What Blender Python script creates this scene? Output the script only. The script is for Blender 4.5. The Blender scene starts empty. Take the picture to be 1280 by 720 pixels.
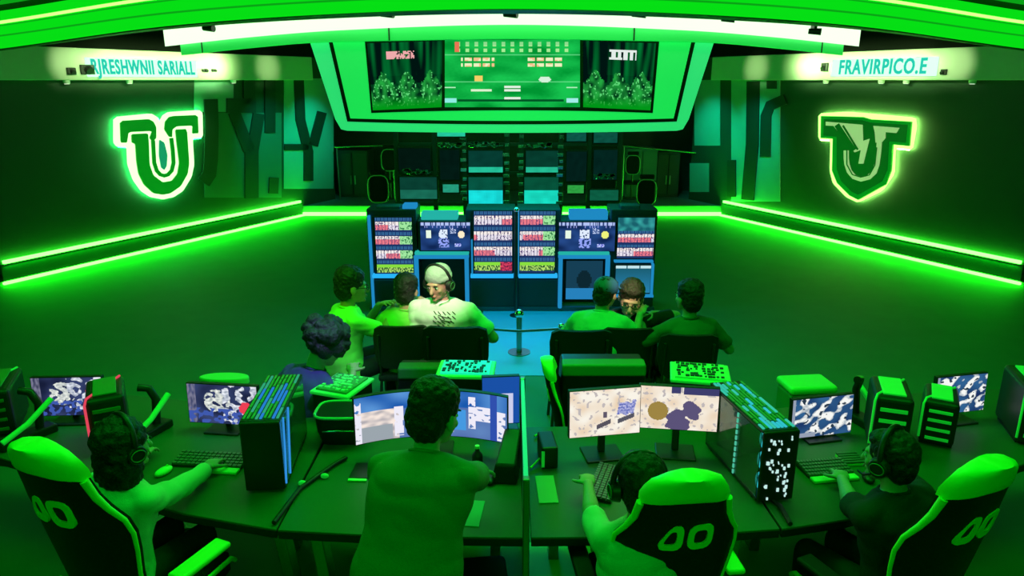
import bpy, bmesh, math, random
from mathutils import Vector, Matrix, Quaternion, noise
random.seed(7)
PI = math.pi
sc = bpy.context.scene
COL = sc.collection
V = Vector

# ------------------------------------------------------------------ camera
CAMH = 2.8
PITCH = math.radians(16.1)
FPX = 900.0
cam = bpy.data.objects.new('camera', bpy.data.cameras.new('camera'))
COL.objects.link(cam)
cam.location = (0, 0, CAMH)
cam.rotation_euler = (PI / 2 - PITCH, 0, 0)
cam.data.sensor_width = 36
cam.data.lens = 36 * FPX / 1280
cam.data.clip_end = 200
sc.camera = cam
CP, SP = math.cos(PITCH), math.sin(PITCH)

def ray(px, py):
    u = (px - 640) / FPX; v = (py - 360) / FPX
    return V((u, CP - v * SP, -SP - v * CP))
def at_z(px, py, z):
    d = ray(px, py); t = (z - CAMH) / d.z
    return V((d.x * t, d.y * t, z))
def at_y(px, py, y):
    d = ray(px, py); t = y / d.y
    return V((d.x * t, y, CAMH + d.z * t))
def at_plane(px, py, p0, n):
    o = V((0, 0, CAMH)); d = ray(px, py)
    t = (p0 - o).dot(n) / d.dot(n)
    return o + d * t

# ------------------------------------------------------------------ materials
MATS = {}
def mat(name, col, rough=.5, metal=0.0, emit=None, strength=0, bump=0, scale=40, var=0, spec=.5, trans=0, coat=0):
    if name in MATS: return MATS[name]
    m = bpy.data.materials.new(name); m.use_nodes = True
    nt = m.node_tree; b = nt.nodes['Principled BSDF']
    b.inputs['Base Color'].default_value = (*col, 1)
    b.inputs['Roughness'].default_value = rough
    b.inputs['Metallic'].default_value = metal
    b.inputs['Specular IOR Level'].default_value = spec
    b.inputs['Transmission Weight'].default_value = trans
    b.inputs['Coat Weight'].default_value = coat
    if emit:
        b.inputs['Emission Color'].default_value = (*emit, 1)
        b.inputs['Emission Strength'].default_value = strength
    if var or bump:
        tc = nt.nodes.new('ShaderNodeTexCoord')
        nz = nt.nodes.new('ShaderNodeTexNoise'); nz.inputs['Scale'].default_value = scale
        nz.inputs['Detail'].default_value = 5
        nt.links.new(tc.outputs['Object'], nz.inputs['Vector'])
        if var:
            mx = nt.nodes.new('ShaderNodeMix'); mx.data_type = 'RGBA'
            nt.links.new(nz.outputs['Fac'], mx.inputs[0])
            mx.inputs[6].default_value = (*[c * (1 - var) for c in col], 1)
            mx.inputs[7].default_value = (*[min(1, c * (1 + var)) for c in col], 1)
            nt.links.new(mx.outputs[2], b.inputs['Base Color'])
        if bump:
            bp = nt.nodes.new('ShaderNodeBump'); bp.inputs['Strength'].default_value = bump
            bp.inputs['Distance'].default_value = .01
            nt.links.new(nz.outputs['Fac'], bp.inputs['Height'])
            nt.links.new(bp.outputs['Normal'], b.inputs['Normal'])
    MATS[name] = m
    return m
def emat(name, col, s):
    if name in MATS: return MATS[name]
    m = bpy.data.materials.new(name); m.use_nodes = True
    nt = m.node_tree; nt.nodes.clear()
    e = nt.nodes.new('ShaderNodeEmission'); o = nt.nodes.new('ShaderNodeOutputMaterial')
    e.inputs[0].default_value = (*col, 1); e.inputs[1].default_value = s
    nt.links.new(e.outputs[0], o.inputs[0]); MATS[name] = m
    return m
def screen_mat(s):
    n = 'lit_display_%d' % int(s * 100)
    if n in MATS: return MATS[n]
    m = bpy.data.materials.new(n); m.use_nodes = True
    nt = m.node_tree; nt.nodes.clear()
    a = nt.nodes.new('ShaderNodeAttribute'); a.attribute_name = 'Col'
    e = nt.nodes.new('ShaderNodeEmission'); o = nt.nodes.new('ShaderNodeOutputMaterial')
    e.inputs[1].default_value = s
    nt.links.new(a.outputs['Color'], e.inputs[0]); nt.links.new(e.outputs[0], o.inputs[0])
    MATS[n] = m
    return m

GREEN = (.0, 1, .03)
M = dict(
 floor=mat('floor_vinyl', (.045, .25, .08), .65, bump=.05, scale=3, var=.12, spec=.2),
 stage=mat('stage_floor', (.16, .18, .17), .6, var=.1, scale=4),
 dark=mat('dark_paint', (.035, .045, .04), .6, var=.2, scale=2),
 wall=mat('wall_dark_gloss', (.018, .045, .028), .5, var=.15, scale=1.5),
 tealwall=mat('wall_pale_panel', (.22, .40, .36), .6, var=.1, scale=2),
 black=mat('black_plastic', (.012, .013, .013), .42),
 blackfab=mat('black_fabric', (.010, .011, .010), .8, bump=.2, scale=200),
 leather=mat('black_leatherette', (.006, .007, .006), .6, bump=.1, scale=150, spec=.25),
 desk=mat('desk_laminate', (.03, .12, .05), .45, spec=.3, bump=.03, scale=60, var=.08),
 deskedge=mat('desk_edge', (.01, .01, .01), .5),
 header=mat('header_panel', (.62, .64, .55), .5, var=.06, scale=2),
 lime=mat('lime_vinyl', (.42, 1.0, .10), .45, bump=.05, scale=120),
 limepad=mat('lime_rubber', (.40, .95, .25), .55),
 metal=mat('grey_metal', (.35, .37, .36), .35, 1.0),
 darkmetal=mat('dark_metal', (.07, .08, .075), .4, .8),
 chrome=mat('bright_metal', (.75, .8, .78), .2, 1.0),
 skin=mat('skin', (.62, .36, .25), .55, bump=.05, scale=120),
 skin2=mat('skin_tan', (.50, .27, .18), .55, bump=.05, scale=120),
 lips=mat('lip_skin', (.38, .14, .11), .5),
 eyew=mat('eye_white', (.75, .75, .72), .3), eyed=mat('iris_dark', (.02, .012, .01), .2),
 hairblack=mat('hair_black', (.008, .007, .006), .6, bump=.8, scale=90),
 hairbrown=mat('hair_brown', (.03, .02, .012), .65, bump=.8, scale=90),
 glass=mat('tinted_glass', (.35, .5, .45), .06, trans=.85, spec=.5),
 white=mat('white_paint', (.75, .78, .75), .5),
 tealpaint=mat('teal_plastic', (.05, .45, .40), .5),
)
# ------------------------------------------------------------------ mesh builder
class MB:
    def __init__(s): s.v = []; s.f = []; s.m = []; s.mi = 0
    def add(s, vs, fs):
        o = len(s.v); s.v += [V(v) for v in vs]
        s.f += [[i + o for i in f] for f in fs]; s.m += [s.mi] * len(fs); return s
    def box(s, lo, hi, mtx=None):
        (a, b, c), (d, e, f) = lo, hi
        vs = [V(p) for p in ((a,b,c),(d,b,c),(d,e,c),(a,e,c),(a,b,f),(d,b,f),(d,e,f),(a,e,f))]
        if mtx: vs = [mtx @ v for v in vs]
        return s.add(vs, [(0,3,2,1),(4,5,6,7),(0,1,5,4),(1,2,6,5),(2,3,7,6),(3,0,4,7)])
    def cyl(s, p, q, r0, r1=None, n=16, cap=True):
        p, q = V(p), V(q); r1 = r0 if r1 is None else r1
        d = (q - p).normalized(); a = d.orthogonal().normalized(); b = d.cross(a)
        vs = []
        for c, r in ((p, r0), (q, r1)):
            for i in range(n):
                t = 2 * PI * i / n; vs.append(c + (a * math.cos(t) + b * math.sin(t)) * r)
        fs = [(i, (i + 1) % n, n + (i + 1) % n, n + i) for i in range(n)]
        if cap: fs += [tuple(range(n - 1, -1, -1)), tuple(range(n, 2 * n))]
        return s.add(vs, fs)
    def ball(s, c, r, mtx=None, nu=14, nv=9):
        if not hasattr(r, '__len__'): r = (r, r, r)
        R = mtx.to_3x3() if mtx else Matrix.Identity(3); c = V(c); vs = [c + R @ V((0, 0, -r[2]))]
        for j in range(1, nv):
            ph = -PI / 2 + PI * j / nv
            for i in range(nu):
                t = 2 * PI * i / nu
                vs.append(c + R @ V((r[0] * math.cos(ph) * math.cos(t), r[1] * math.cos(ph) * math.sin(t), r[2] * math.sin(ph))))
        vs.append(c + R @ V((0, 0, r[2]))); L = len(vs) - 1
        fs = [(0, 1 + (i + 1) % nu, 1 + i) for i in range(nu)]
        for j in range(nv - 2):
            for i in range(nu):
                a = 1 + j * nu + i; b = 1 + j * nu + (i + 1) % nu
                fs.append((a, b, b + nu, a + nu))
        fs += [(L, L - nu + i, L - nu + (i + 1) % nu) for i in range(nu)]
        return s.add(vs, fs)
    def cap(s, p, q, r0, r1, n=14):
        s.cyl(p, q, r0, r1, n); s.ball(p, r0, nu=n, nv=8); s.ball(q, r1, nu=n, nv=8); return s
    def tube(s, pts, r, n=8, closed=False):
        pts = [V(p) for p in pts]; N = len(pts); vs = []; prev = None
        for i, p in enumerate(pts):
            if closed: d = pts[(i + 1) % N] - pts[i - 1]
            else: d = pts[min(i + 1, N - 1)] - pts[max(i - 1, 0)]
            d.normalize()
            a = d.orthogonal().normalized() if prev is None else (prev - d * prev.dot(d)).normalized()
            prev = a; b = d.cross(a)
            rr = r[i] if hasattr(r, '__len__') else r
            for k in range(n):
                t = 2 * PI * k / n; vs.append(p + (a * math.cos(t) + b * math.sin(t)) * rr)
        fs = []
        for i in range(N if closed else N - 1):
            j = (i + 1) % N
            for k in range(n):
                fs.append((i*n+k, i*n+(k+1)%n, j*n+(k+1)%n, j*n+k))
        if not closed: fs += [tuple(range(n - 1, -1, -1)), tuple((N - 1) * n + k for k in range(n))]
        return s.add(vs, fs)
    def prism(s, front, back):
        n = len(front)
        fs = [tuple(range(n)), tuple(range(2 * n - 1, n - 1, -1))] + [(i, n + i, n + (i + 1) % n, (i + 1) % n) for i in range(n)]
        return s.add(list(front) + list(back), fs)
    def loft(s, rings, closed_ends=True):
        n = len(rings[0]); vs = [p for r in rings for p in r]; fs = []
        for i in range(len(rings) - 1):
            for k in range(n): fs.append((i*n+k, i*n+(k+1)%n, (i+1)*n+(k+1)%n, (i+1)*n+k))
        if closed_ends: fs += [tuple(range(n - 1, -1, -1)), tuple((len(rings) - 1) * n + k for k in range(n))]
        return s.add(vs, fs)
    def build(s, name, mats, parent=None, smooth=None, bevel=0, local=None, seg=2):
        me = bpy.data.meshes.new(name)
        me.from_pydata([tuple(v) for v in s.v], [], s.f)
        mats = mats if isinstance(mats, (list, tuple)) else [mats]
        for m in mats: me.materials.append(m)
        for p, mi in zip(me.polygons, s.m): p.material_index = mi
        bm = bmesh.new(); bm.from_mesh(me); bmesh.ops.recalc_face_normals(bm, faces=bm.faces); bm.to_mesh(me); bm.free()
        o = bpy.data.objects.new(name, me); COL.objects.link(o)
        if parent:
            o.parent = parent
        if bevel:
            b = o.modifiers.new('bevel', 'BEVEL'); b.width = bevel; b.segments = seg; b.limit_method = 'ANGLE'
        if smooth is not None:
            for p in me.polygons: p.use_smooth = True
            if smooth:
                try: me.set_sharp_from_angle(angle=math.radians(smooth))
                except Exception: pass
        return o
def tag(o, label=None, cat=None, group=None, kind=None):
    if label: o['label'] = label
    if cat: o['category'] = cat
    if group: o['group'] = group
    if kind: o['kind'] = kind
    return o
def empty(name, loc, rz=0, label=None, cat=None, group=None):
    o = bpy.data.objects.new(name, None); COL.objects.link(o)
    o.location = loc; o.rotation_euler = (0, 0, rz); o.empty_display_size = .1
    return tag(o, label, cat, group)
def struct(name, mb, m, parent=None, **k):
    o = mb.build(name, m, parent, **k)
    if not parent: o['kind'] = 'structure'
    return o
def copy_tree(o, parent=None):
    kids = list(o.children); c = o.copy(); COL.objects.link(c); c.parent = parent
    for ch in kids: copy_tree(ch, c)
    return c
def keep(o, parent):
    """parent something whose mesh is in world coordinates"""
    o.parent = parent
    o.matrix_parent_inverse = (Matrix.Translation(parent.location) @ parent.rotation_euler.to_matrix().to_4x4()).inverted()
    return o
def display(name, pos, nx, ny, colf, parent, s=1.0):
    """a lit display: pos(u,v)->point, colf(u,v)->linear colour of the picture on it"""
    me = bpy.data.meshes.new(name); vs = []; fs = []
    for j in range(ny + 1):
        for i in range(nx + 1): vs.append(tuple(pos(i / nx, j / ny)))
    for j in range(ny):
        for i in range(nx):
            a = j * (nx + 1) + i; fs.append((a, a + 1, a + nx + 2, a + nx + 1))
    me.from_pydata(vs, [], fs)
    at = me.color_attributes.new('Col', 'FLOAT_COLOR', 'CORNER'); k = 0
    for j in range(ny):
        for i in range(nx):
            c = colf((i + .5) / nx, (j + .5) / ny)
            for _ in range(4): at.data[k].color = (c[0], c[1], c[2], 1); k += 1
    me.materials.append(screen_mat(s))
    o = bpy.data.objects.new(name, me); COL.objects.link(o); o.parent = parent
    return o
def N(x, y, z=0): return noise.noise(V((x, y, z)))
def mixc(a, b, t): t = max(0, min(1, t)); return tuple(x + (y - x) * t for x, y in zip(a, b))

def text_obj(name, s, size, mtx, m, parent=None, ext=.006, off=0.0, sx=1):
    cu = bpy.data.curves.new(name, 'FONT'); cu.body = s; cu.size = size; cu.extrude = ext; cu.offset = off; cu.space_character = 1.12
    cu.align_x = 'CENTER'; cu.align_y = 'CENTER'; cu.resolution_u = 3
    t = bpy.data.objects.new(name, cu); COL.objects.link(t)
    bpy.context.view_layer.update()
    me = bpy.data.meshes.new_from_object(t.evaluated_get(bpy.context.evaluated_depsgraph_get()))
    bpy.data.objects.remove(t); me.transform(mtx @ Matrix.Diagonal((sx, 1, 1, 1)))
    me.materials.clear(); me.materials.append(m)
    o = bpy.data.objects.new(name, me); COL.objects.link(o); o.parent = parent
    return o
# ------------------------------------------------------------------ room shell
struct('floor', MB().box((-12, -3, -.1), (12, 20, 0)), M['floor'])
WA = V((-4.55, 15.27, 0)); WD = V((-.453, -.891, 0)).normalized()   # side wall foot line, running to the camera
WN = V((.891, -.453, 0)).normalized()                                  # faces the room
def mir(p): return V((-p.x, p.y, p.z))
def wp(side, s, off, z):
    p = WA + WD * s + WN * off; p.z = z
    return mir(p) if side > 0 else p
def wbox(side, s0, s1, o0, o1, z0, z1, mb=None):
    mb = mb or MB()
    a = [wp(side, s0, o0, z) for z in (z0, z1)] + [wp(side, s1, o0, z) for z in (z0, z1)] + \
        [wp(side, s0, o1, z) for z in (z0, z1)] + [wp(side, s1, o1, z) for z in (z0, z1)]
    i = [(0,1,3,2),(4,6,7,5),(0,4,5,1),(2,3,7,6),(0,2,6,4),(1,5,7,3)]
    return mb.add(a, i)
for side, nm in ((-1, 'left'), (1, 'right')):
    struct('wall_' + nm, wbox(side, -1.17, 12.5, -.25, 0, 0, 4.2), M['wall'])
    struct('baseboard_' + nm, wbox(side, .0, 6.05, 0.0, .09, 0.03, .30), M['dark'], bevel=.008)
NEON = emat('neon_green_light', (.019, 1, .013), 40)
NEONU = emat('neon_green_light_soft', (.036, 1, .026), 20)
NEONW = emat('neon_pale_light', (.07, 1, .03), 15)
LOGOW = emat('neon_white_light', (.55, 1, .42), 1.9)
for side, nm in ((-1, 'left'), (1, 'right')):
    for z, wh, s0, s1 in ((.322, 'upper', .03, 6.0), (.026, 'lower', -.05, 6.05)):
        o = wbox(side, s0, s1, .05, .10, z - .024, z + .024).build('neon_strip', NEON if wh == 'lower' else NEONU, bevel=.006)
        tag(o, 'glowing green light strip along the %s of the %s kick board' % ('top edge' if wh == 'upper' else 'foot', nm), 'light strip')
# stage at the back of the hall
st = MB(); st.box((-4.5, 15.37, .001), (4.5, 17.6, .2)); struct('trim_1', st, M['stage'])
struct('wall_back', MB().box((-9, 17.6, 0), (9, 17.8, 4.2)), M['dark'])
for x0, x1, nm in ((-4.5, -.9, 'left'), (.9, 4.5, 'right')):
    o = MB().box((x0, 15.29, .0), (x1, 15.36, .07)).build('neon_strip', NEON, bevel=.006)
    tag(o, 'glowing green light strip at the foot of the low stage, %s half' % nm, 'light strip')
struct('ceiling', MB().box((-12, -3, 4.2), (12, 20, 4.4)), mat('ceiling_black', (.01, .012, .011), .8))

# ------------------------------------------------------------------ wall headers with lettering
for side, nm in ((-1, 'left'), (1, 'right')):
    struct('trim_%d' % (4 if side < 0 else 5), wbox(side, -1.0, 12.5, .001, .13, 3.262, 4.19), mat('upper_wall_shade_black', (.006, .007, .006), .9, spec=.1))  # near-black panel added to keep the wall above the header dark
    o = struct('trim_%d' % (2 if side < 0 else 3), wbox(side, -.55, 12.5, 0.002, .16, 2.80, 3.26), M['header'], bevel=.01)
TEALT = emat('teal_letter_light', (.02, .55, .42), 1.1)
def header_mtx(side, px, py):
    p0 = wp(side, 0, .165, 0); n = V(WN) if side < 0 else mir(WN)
    c = at_plane(px, py, p0, n)
    x = (-WD if side < 0 else mir(WD)); z = V((0, 0, 1)); n2 = n
    m = Matrix((x, z, n2)).transposed().to_4x4(); m.translation = c
    return m
whitebox = emat('sign_face_light', (.36, 1, .42), 2.2)
def header_sign(side, s, pxc, pyc, w, size, sx, label):
    m = header_mtx(side, pxc, pyc)
    root = empty('lettering_sign', m.translation, 0, label, 'sign')
    b = MB(); b.box((-w / 2, -.13, 0), (w / 2, .15, .03), m); keep(b.build('sign_panel', whitebox, bevel=.01), root)
    t = text_obj('sign_letters', s, size, m @ Matrix.Translation((0, .01, .036)), TEALT, None, .006, .009, sx); keep(t, root)
header_sign(-1, 'RJRESHWNII SARIALL', 181, 86, 2.0, .30, .60, 'white lit sign with teal lettering beginning RJRESHWNII, on the left header above the U emblem')
header_sign(1, 'FRAVIRPICO.E', 1102, 85, 1.9, .32, .72, 'white lit sign with teal lettering beginning FRAVIR, on the right header above the shield emblem')
# small dark marks before and after the lettering
def mark(side, px, py, w, h, label, cat='fitting', name='header_bracket'):
    m = header_mtx(side, px, py); b = MB()
    b.box((-w / 2, -h / 2, 0), (w / 2, h / 2, .05), m); b.cyl(m @ V((0, 0, .05)), m @ V((0, -h * .2, .09)), w * .35, w * .3, 10)
    tag(b.build(name, M['black'], bevel=.006), label, cat)
mark(-1, 88, 89, .12, .10, 'small black bracket at the far left end of the left header lettering')
mark(-1, 108, 87, .2, .14, 'black square bracket touching the start of the left header lettering')
mark(-1, 255, 88, .09, .05, 'tiny black clip just after the left header lettering')
mark(-1, 266, 88, .07, .05, 'tiny black clip second after the left header lettering')
mark(1, 1032, 84, .12, .14, 'small black bracket before the right header lettering')
mark(1, 1181, 90, .08, .08, 'round black fitting after the right header lettering')
# downlights under the headers
for i, (side, px, py, lab) in enumerate([(-1, 85, 113, 'left header near the frame edge'), (-1, 163, 110, 'left header above the U emblem'),
      (-1, 292, 104, 'left header right of the emblem'), (1, 1032, 106, 'right header left of the shield emblem'),
      (1, 1101, 108, 'right header directly above the shield emblem'), (1, 1132, 108, 'right header just right of its middle'), (1, 1214, 112, 'right header near the frame edge')]):
    p = at_plane(px, py, wp(side, 0, .10, 0), WN if side < 0 else mir(WN)); p.z = 2.80
    root = empty('downlight', p, 0, 'small round downlight under the ' + lab, 'light', 'downlights under the headers')
    keep(MB().cyl(p, p - V((0, 0, .05)), .05, .045, 14).build('housing', M['white'], smooth=40), root)
    keep(MB().cyl(p - V((0, 0, .05)), p - V((0, 0, .056)), .035, .035, 14).build('lens', emat('lens_light', (.8, 1, .7), 1.5)), root)

# ------------------------------------------------------------------ emblems on the side walls
def emblem_tools(side, ox, oy, k, base):
    n = V(WN) if side < 0 else mir(WN)
    def P(x, y, off): return at_plane(ox + x / k, oy + y / k, wp(side, 0, off, 0), n)
    def poly(mb, pts, o0, o1):
        # project on the front plane, extrude straight back along the wall normal
        if base: o0 += base; o1 += base
        f = [P(x, y, o1) for x, y in pts]; b = [q - n * (o1 - o0) for q in f]
        mb.prism(f, b)
    def ribbon(mb, pts, w, o0, o1):
        L = []; R = []
        for i, (x, y) in enumerate(pts):
            a = V(pts[max(i - 1, 0)]); b = V(pts[min(i + 1, len(pts) - 1)]); d = (b - a).normalized(); nn = V((-d.y, d.x)) * w / 2
            L.append((x + nn.x, y + nn.y)); R.append((x - nn.x, y - nn.y))
        for i in range(len(pts) - 1):
            poly(mb, [L[i], L[i + 1], R[i + 1], R[i]], o0, o1)
    return P, poly, ribbon, n
def smoothpts(pts, it=1, closed=True, K=None):
    K = K or (.2 if it > 1 else .10)
    for _ in range(it):
        q = []
        n = len(pts)
        for i in range(n if closed else n - 1):
            a = pts[i]; b = pts[(i + 1) % n]
            q += [(a[0]*(1-K)+b[0]*K, a[1]*(1-K)+b[1]*K), (a[0]*K+b[0]*(1-K), a[1]*K+b[1]*(1-K))]
        if not closed: q = [pts[0]] + q + [pts[-1]]
        pts = q
    return pts
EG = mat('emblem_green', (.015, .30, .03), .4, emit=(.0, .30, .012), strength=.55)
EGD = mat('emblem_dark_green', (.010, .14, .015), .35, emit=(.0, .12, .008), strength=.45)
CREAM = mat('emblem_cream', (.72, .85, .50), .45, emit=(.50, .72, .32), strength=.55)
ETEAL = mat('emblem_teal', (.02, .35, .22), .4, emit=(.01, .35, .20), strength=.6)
P, poly, ribbon, n = emblem_tools(-1, 120, 120, 5.141, .07)
root = empty('wall_emblem', P(420, 380, .02), 0, 'green split-topped U emblem outlined in glowing white on the left wall', 'emblem')
sil = [(115,135),(355,112),(395,135),(410,165),(430,125),(465,103),(665,90),(685,108),(688,265),(622,272),(632,440),(615,520),(560,610),(500,650),(430,665),(350,650),(290,610),(240,540),(205,440),(200,328),(135,325),(115,300)]
b = MB(); poly(b, smoothpts(sil), .05, .07); keep(b.build('glowing_outline', LOGOW), root)
b = MB(); b.tube([P(420 + (x - 420) * .96, 380 + (y - 380) * .97, .06) for x, y in smoothpts(sil)], .014, 6, True); keep(b.build('back_light', emat('back_green_light', (.01, 1, .14), 60), smooth=60), root)
b = MB()
poly(b, smoothpts([(155,160),(340,148),(370,165),(388,200),(388,270),(365,295),(345,270),(362,225),(210,232),(200,300),(160,300)]), .07, .085)
poly(b, smoothpts([(500,128),(655,122),(660,240),(620,242),(622,190),(520,195),(492,215),(490,265),(470,262),(440,215),(445,165),(470,135)]), .07, .085)
poly(b, smoothpts([(230,245),(335,240),(340,300),(345,440),(370,510),(430,555),(490,545),(525,500),(537,430),(520,300),(512,215),(585,212),(600,430),(590,500),(545,580),(480,625),(430,635),(370,625),(310,570),(275,500),(262,420),(255,310),(232,298)]), .07, .09)
ribbon(b, [(368,285),(372,360),(376,430),(392,480),(415,505),(440,513),(465,505),(488,480),(500,430),(495,350),(485,270)], 24, .07, .085)
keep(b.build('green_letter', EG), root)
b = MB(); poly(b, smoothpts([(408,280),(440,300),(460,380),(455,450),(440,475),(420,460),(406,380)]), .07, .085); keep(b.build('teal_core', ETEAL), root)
P, poly, ribbon, n = emblem_tools(1, 1000, 120, 5.141, .07)
root = empty('wall_emblem', P(420, 380, .02), 0, 'dark green shield-bottomed U emblem with cream facets and pale halo on the right wall', 'emblem')
body = [(132,128),(400,135),(450,150),(712,165),(697,322),(592,312),(580,480),(545,570),(370,668),(315,640),(235,560),(203,480),(208,275),(130,270)]
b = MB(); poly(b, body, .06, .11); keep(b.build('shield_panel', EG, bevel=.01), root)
b = MB(); poly(b, [(152,148),(400,155),(450,170),(690,185),(678,300),(570,292),(560,475),(525,550),(372,635),(330,615),(262,545),(235,470),(235,262),(150,255)], .11, .12); keep(b.build('dark_face', EGD), root)
halo = [(118,112),(300,100),(450,112),(742,138),(748,200),(722,345),(612,335),(606,500),(530,610),(372,686),(296,650),(210,560),(190,480),(195,282),(118,280)]
b = MB(); poly(b, smoothpts(halo), .03, .05); b2 = MB(); b2.tube([P(420 + (x - 420) * .97, 380 + (y - 380) * .98, .05) for x, y in smoothpts(halo)], .013, 6, True); keep(b2.build('back_light', emat('back_lime_light', (.42, 1, .18), 50), smooth=60), root)
keep(b.build('glowing_back_plate', emat('halo_light', (.30, 1, .12), 3.4)), root)
b = MB(); ribbon(b, [(295,350),(295,400),(300,440),(315,485),(345,520),(390,535),(440,522),(475,490),(492,440),(502,370),(508,300)], 30, .12, .135)
poly(b, [(165,165),(400,185),(405,340),(350,362),(215,192),(165,190)], .12, .132)
poly(b, [(470,192),(635,205),(615,238),(545,232),(545,270),(520,300),(485,300),(480,232)], .12, .14)
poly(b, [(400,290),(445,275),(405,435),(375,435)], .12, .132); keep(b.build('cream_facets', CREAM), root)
b = MB(); ribbon(b, [(235,185),(345,350)], 34, .132, .14); ribbon(b, [(275,190),(370,345)], 12, .132, .14)
ribbon(b, [(300,350),(300,440),(335,505),(390,522),(445,508),(480,445),(492,330)], 7, .135, .142)
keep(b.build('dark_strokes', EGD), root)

# ------------------------------------------------------------------ pale panels and large dark letters on the far ends of the side walls
def wall_panel(side, x0, y0, x1, y1, m, name, label, cat='panel', off=.012, g=None):
    P, poly, ribbon, n = emblem_tools(side, 0, 0, 1, 0); b = MB()
    poly(b, [(x0, y0), (x1, y0), (x1, y1), (x0, y1)], 0.002, off)
    return tag(b.build(name, m), label, cat, g)
wall_panel(-1, 355, 98, 417, 236, M['tealwall'], 'wall_cladding', 'pale teal wall panel at the far end of the left wall')
wall_panel(-1, 243, 100, 292, 140, M['tealwall'], 'wall_cladding', 'short pale panel high on the left wall between emblem and letters')
wall_panel(-1, 256, 141, 352, 247, mat('mid_panel', (.07, .15, .12), .55), 'wall_cladding', 'broad dim green wall panel behind the J and Y letters, left wall')
wall_panel(1, 868, 100, 900, 182, M['tealwall'], 'wall_cladding', 'pale grey shutter panel at the far end of the right wall beside the big screen')
wall_panel(1, 914, 100, 975, 252, M['tealwall'], 'wall_cladding', 'teal lit panel on the right wall behind the dark pipes')
wall_panel(1, 862, 204, 886, 240, M['tealwall'], 'wall_cladding', 'low pale panel at the far end of the right wall')
LT = mat('letter_black', (.012, .02, .016), .5)
def glyph(side, strokes, label, w, group=None, name='wall_letter'):
    P, poly, ribbon, n = emblem_tools(side, 0, 0, 1, 0); b = MB()
    for s in strokes: ribbon(b, s[:-1] if isinstance(s[-1], (int, float)) else s, 1.3 * (s[-1] if isinstance(s[-1], (int, float)) else w), .012, .035)
    tag(b.build(name, LT), label, 'letter')
glyph(-1, [[(264,124),(265,160),(264,200),(262,218),(255,228), 13]], 'tall dark J-shaped wall letter just right of the left emblem', 13)
glyph(-1, [[(284,132),(320,132), 14],[(293,140),(312,188), 11],[(324,142),(316,190), 11],[(315,186),(315,248), 13],[(312,98),(312,130), 11]], 'dark Y-shaped wall letter on the left wall', 12)
glyph(-1, [[(338,99),(338,166), 10]], 'dark upright bar on the left wall between the Y and the pale panel', 12)
glyph(-1, [[(343,222),(342,242), 9]], 'small dark square dot low on the left wall below the upright bar', 12)
glyph(-1, [[(374,98),(376,150),(386,190),(386,226), 9],[(403,140),(392,182), 9],[(356,184),(386,184), 6]], 'dark X-shaped wall letter on the pale left panel', 12)
glyph(1, [[(941,102),(940,180),(934,250), 12]], 'tall dark vertical wall letter on the right wall panel', 12)
glyph(1, [[(981,124),(962,132),(957,145),(956,196), 10]], 'dark hooked F-shaped wall letter on the right wall panel', 12)
glyph(1, [[(964,101),(964,111), 9]], 'small dark square mark above the hooked wall letter', 12)
glyph(1, [[(914,200),(914,246), 8]], 'short dark vertical wall letter at the foot of the right panel', 12)

# ------------------------------------------------------------------ curved ceiling ring, light box and big screen
def interp(tab, x):
    x = abs(x)
    for (a, ya), (b, yb) in zip(tab, tab[1:]):
        if x <= b:
            t = (x - a) / (b - a); return ya + (yb - ya) * t
    (a, ya), (b, yb) = tab[-2:]; return yb + (yb - ya) * (x - b) / (b - a)
def catmull(tab, x):
    x = abs(x); xs = [t[0] for t in tab]; n = len(tab)
    i = max(k for k in range(n - 1) if xs[k] <= x) if x < xs[-1] else n - 2
    p1, p2 = tab[i], tab[i + 1]; p0 = tab[i - 1] if i > 0 else (-p2[0], p2[1]); p3 = tab[i + 2] if i + 2 < n else (2 * p2[0] - p1[0], 2 * p2[1] - p1[1])
    h = p2[0] - p1[0]; t = (x - p1[0]) / h
    m1 = (p2[1] - p0[1]) / (p2[0] - p0[0]) * h; m2 = (p3[1] - p1[1]) / (p3[0] - p1[0]) * h
    return (2*t**3-3*t*t+1)*p1[1] + (t**3-2*t*t+t)*m1 + (-2*t**3+3*t*t)*p2[1] + (t**3-t*t)*m2
def yring(px): # world distance of the ring at a picture column |px-640|
    return catmull([(0, 5.2), (215, 5.7), (430, 6.8), (640, 8.6), (820, 8.9)], px - 640)
def yscr(px):
    return catmull([(0, 9.0), (120, 9.1), (225, 9.4), (430, 11.0), (600, 13.0)], px - 640)
def band(name, xs, top, bot, yf, th, m, off=0, smooth=True):
    """a curved hanging band: for each column the height of its edges, at real distance yf, th thick"""
    rings = []
    for px in xs:
        y = yf(px) - off
        a = at_y(px, top(px), y); b = at_y(px, bot(px), y)
        # keep both edges over the same plan point
        c = V(((a.x + b.x) / 2, y, 0))
        rings.append([V((c.x, y, a.z)), V((c.x, y, b.z)), V((c.x * (1 + th / y), y + th, b.z)), V((c.x * (1 + th / y), y + th, a.z))])
    return MB().loft(rings)
def lin(*tab):
    tab = sorted(tab)
    return lambda px: catmull([(abs(a - 640), b) for a, b in tab], px - 640)
xsr = [-170 + i * 27 for i in range(61)]
def yb(c, e): return lambda px: catmull([(0, c), (215, c + (e - c) * .12), (430, c + (e - c) * .43), (640, e), (820, e + (e - c) * .42)], px - 640)
GL = emat('green_cove_light', (.002, .80, .008), .92)
GL2 = emat('green_cove_light_dim', (.004, .42, .010), .85)
GLD = mat('cove_dark_green', (.02, .10, .03), .5)
ringroot = empty('ceiling_ring', (0, 6, 3.3), 0, 'broad curved green glowing ceiling ring crossing the top of the hall', 'ceiling light')
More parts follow.
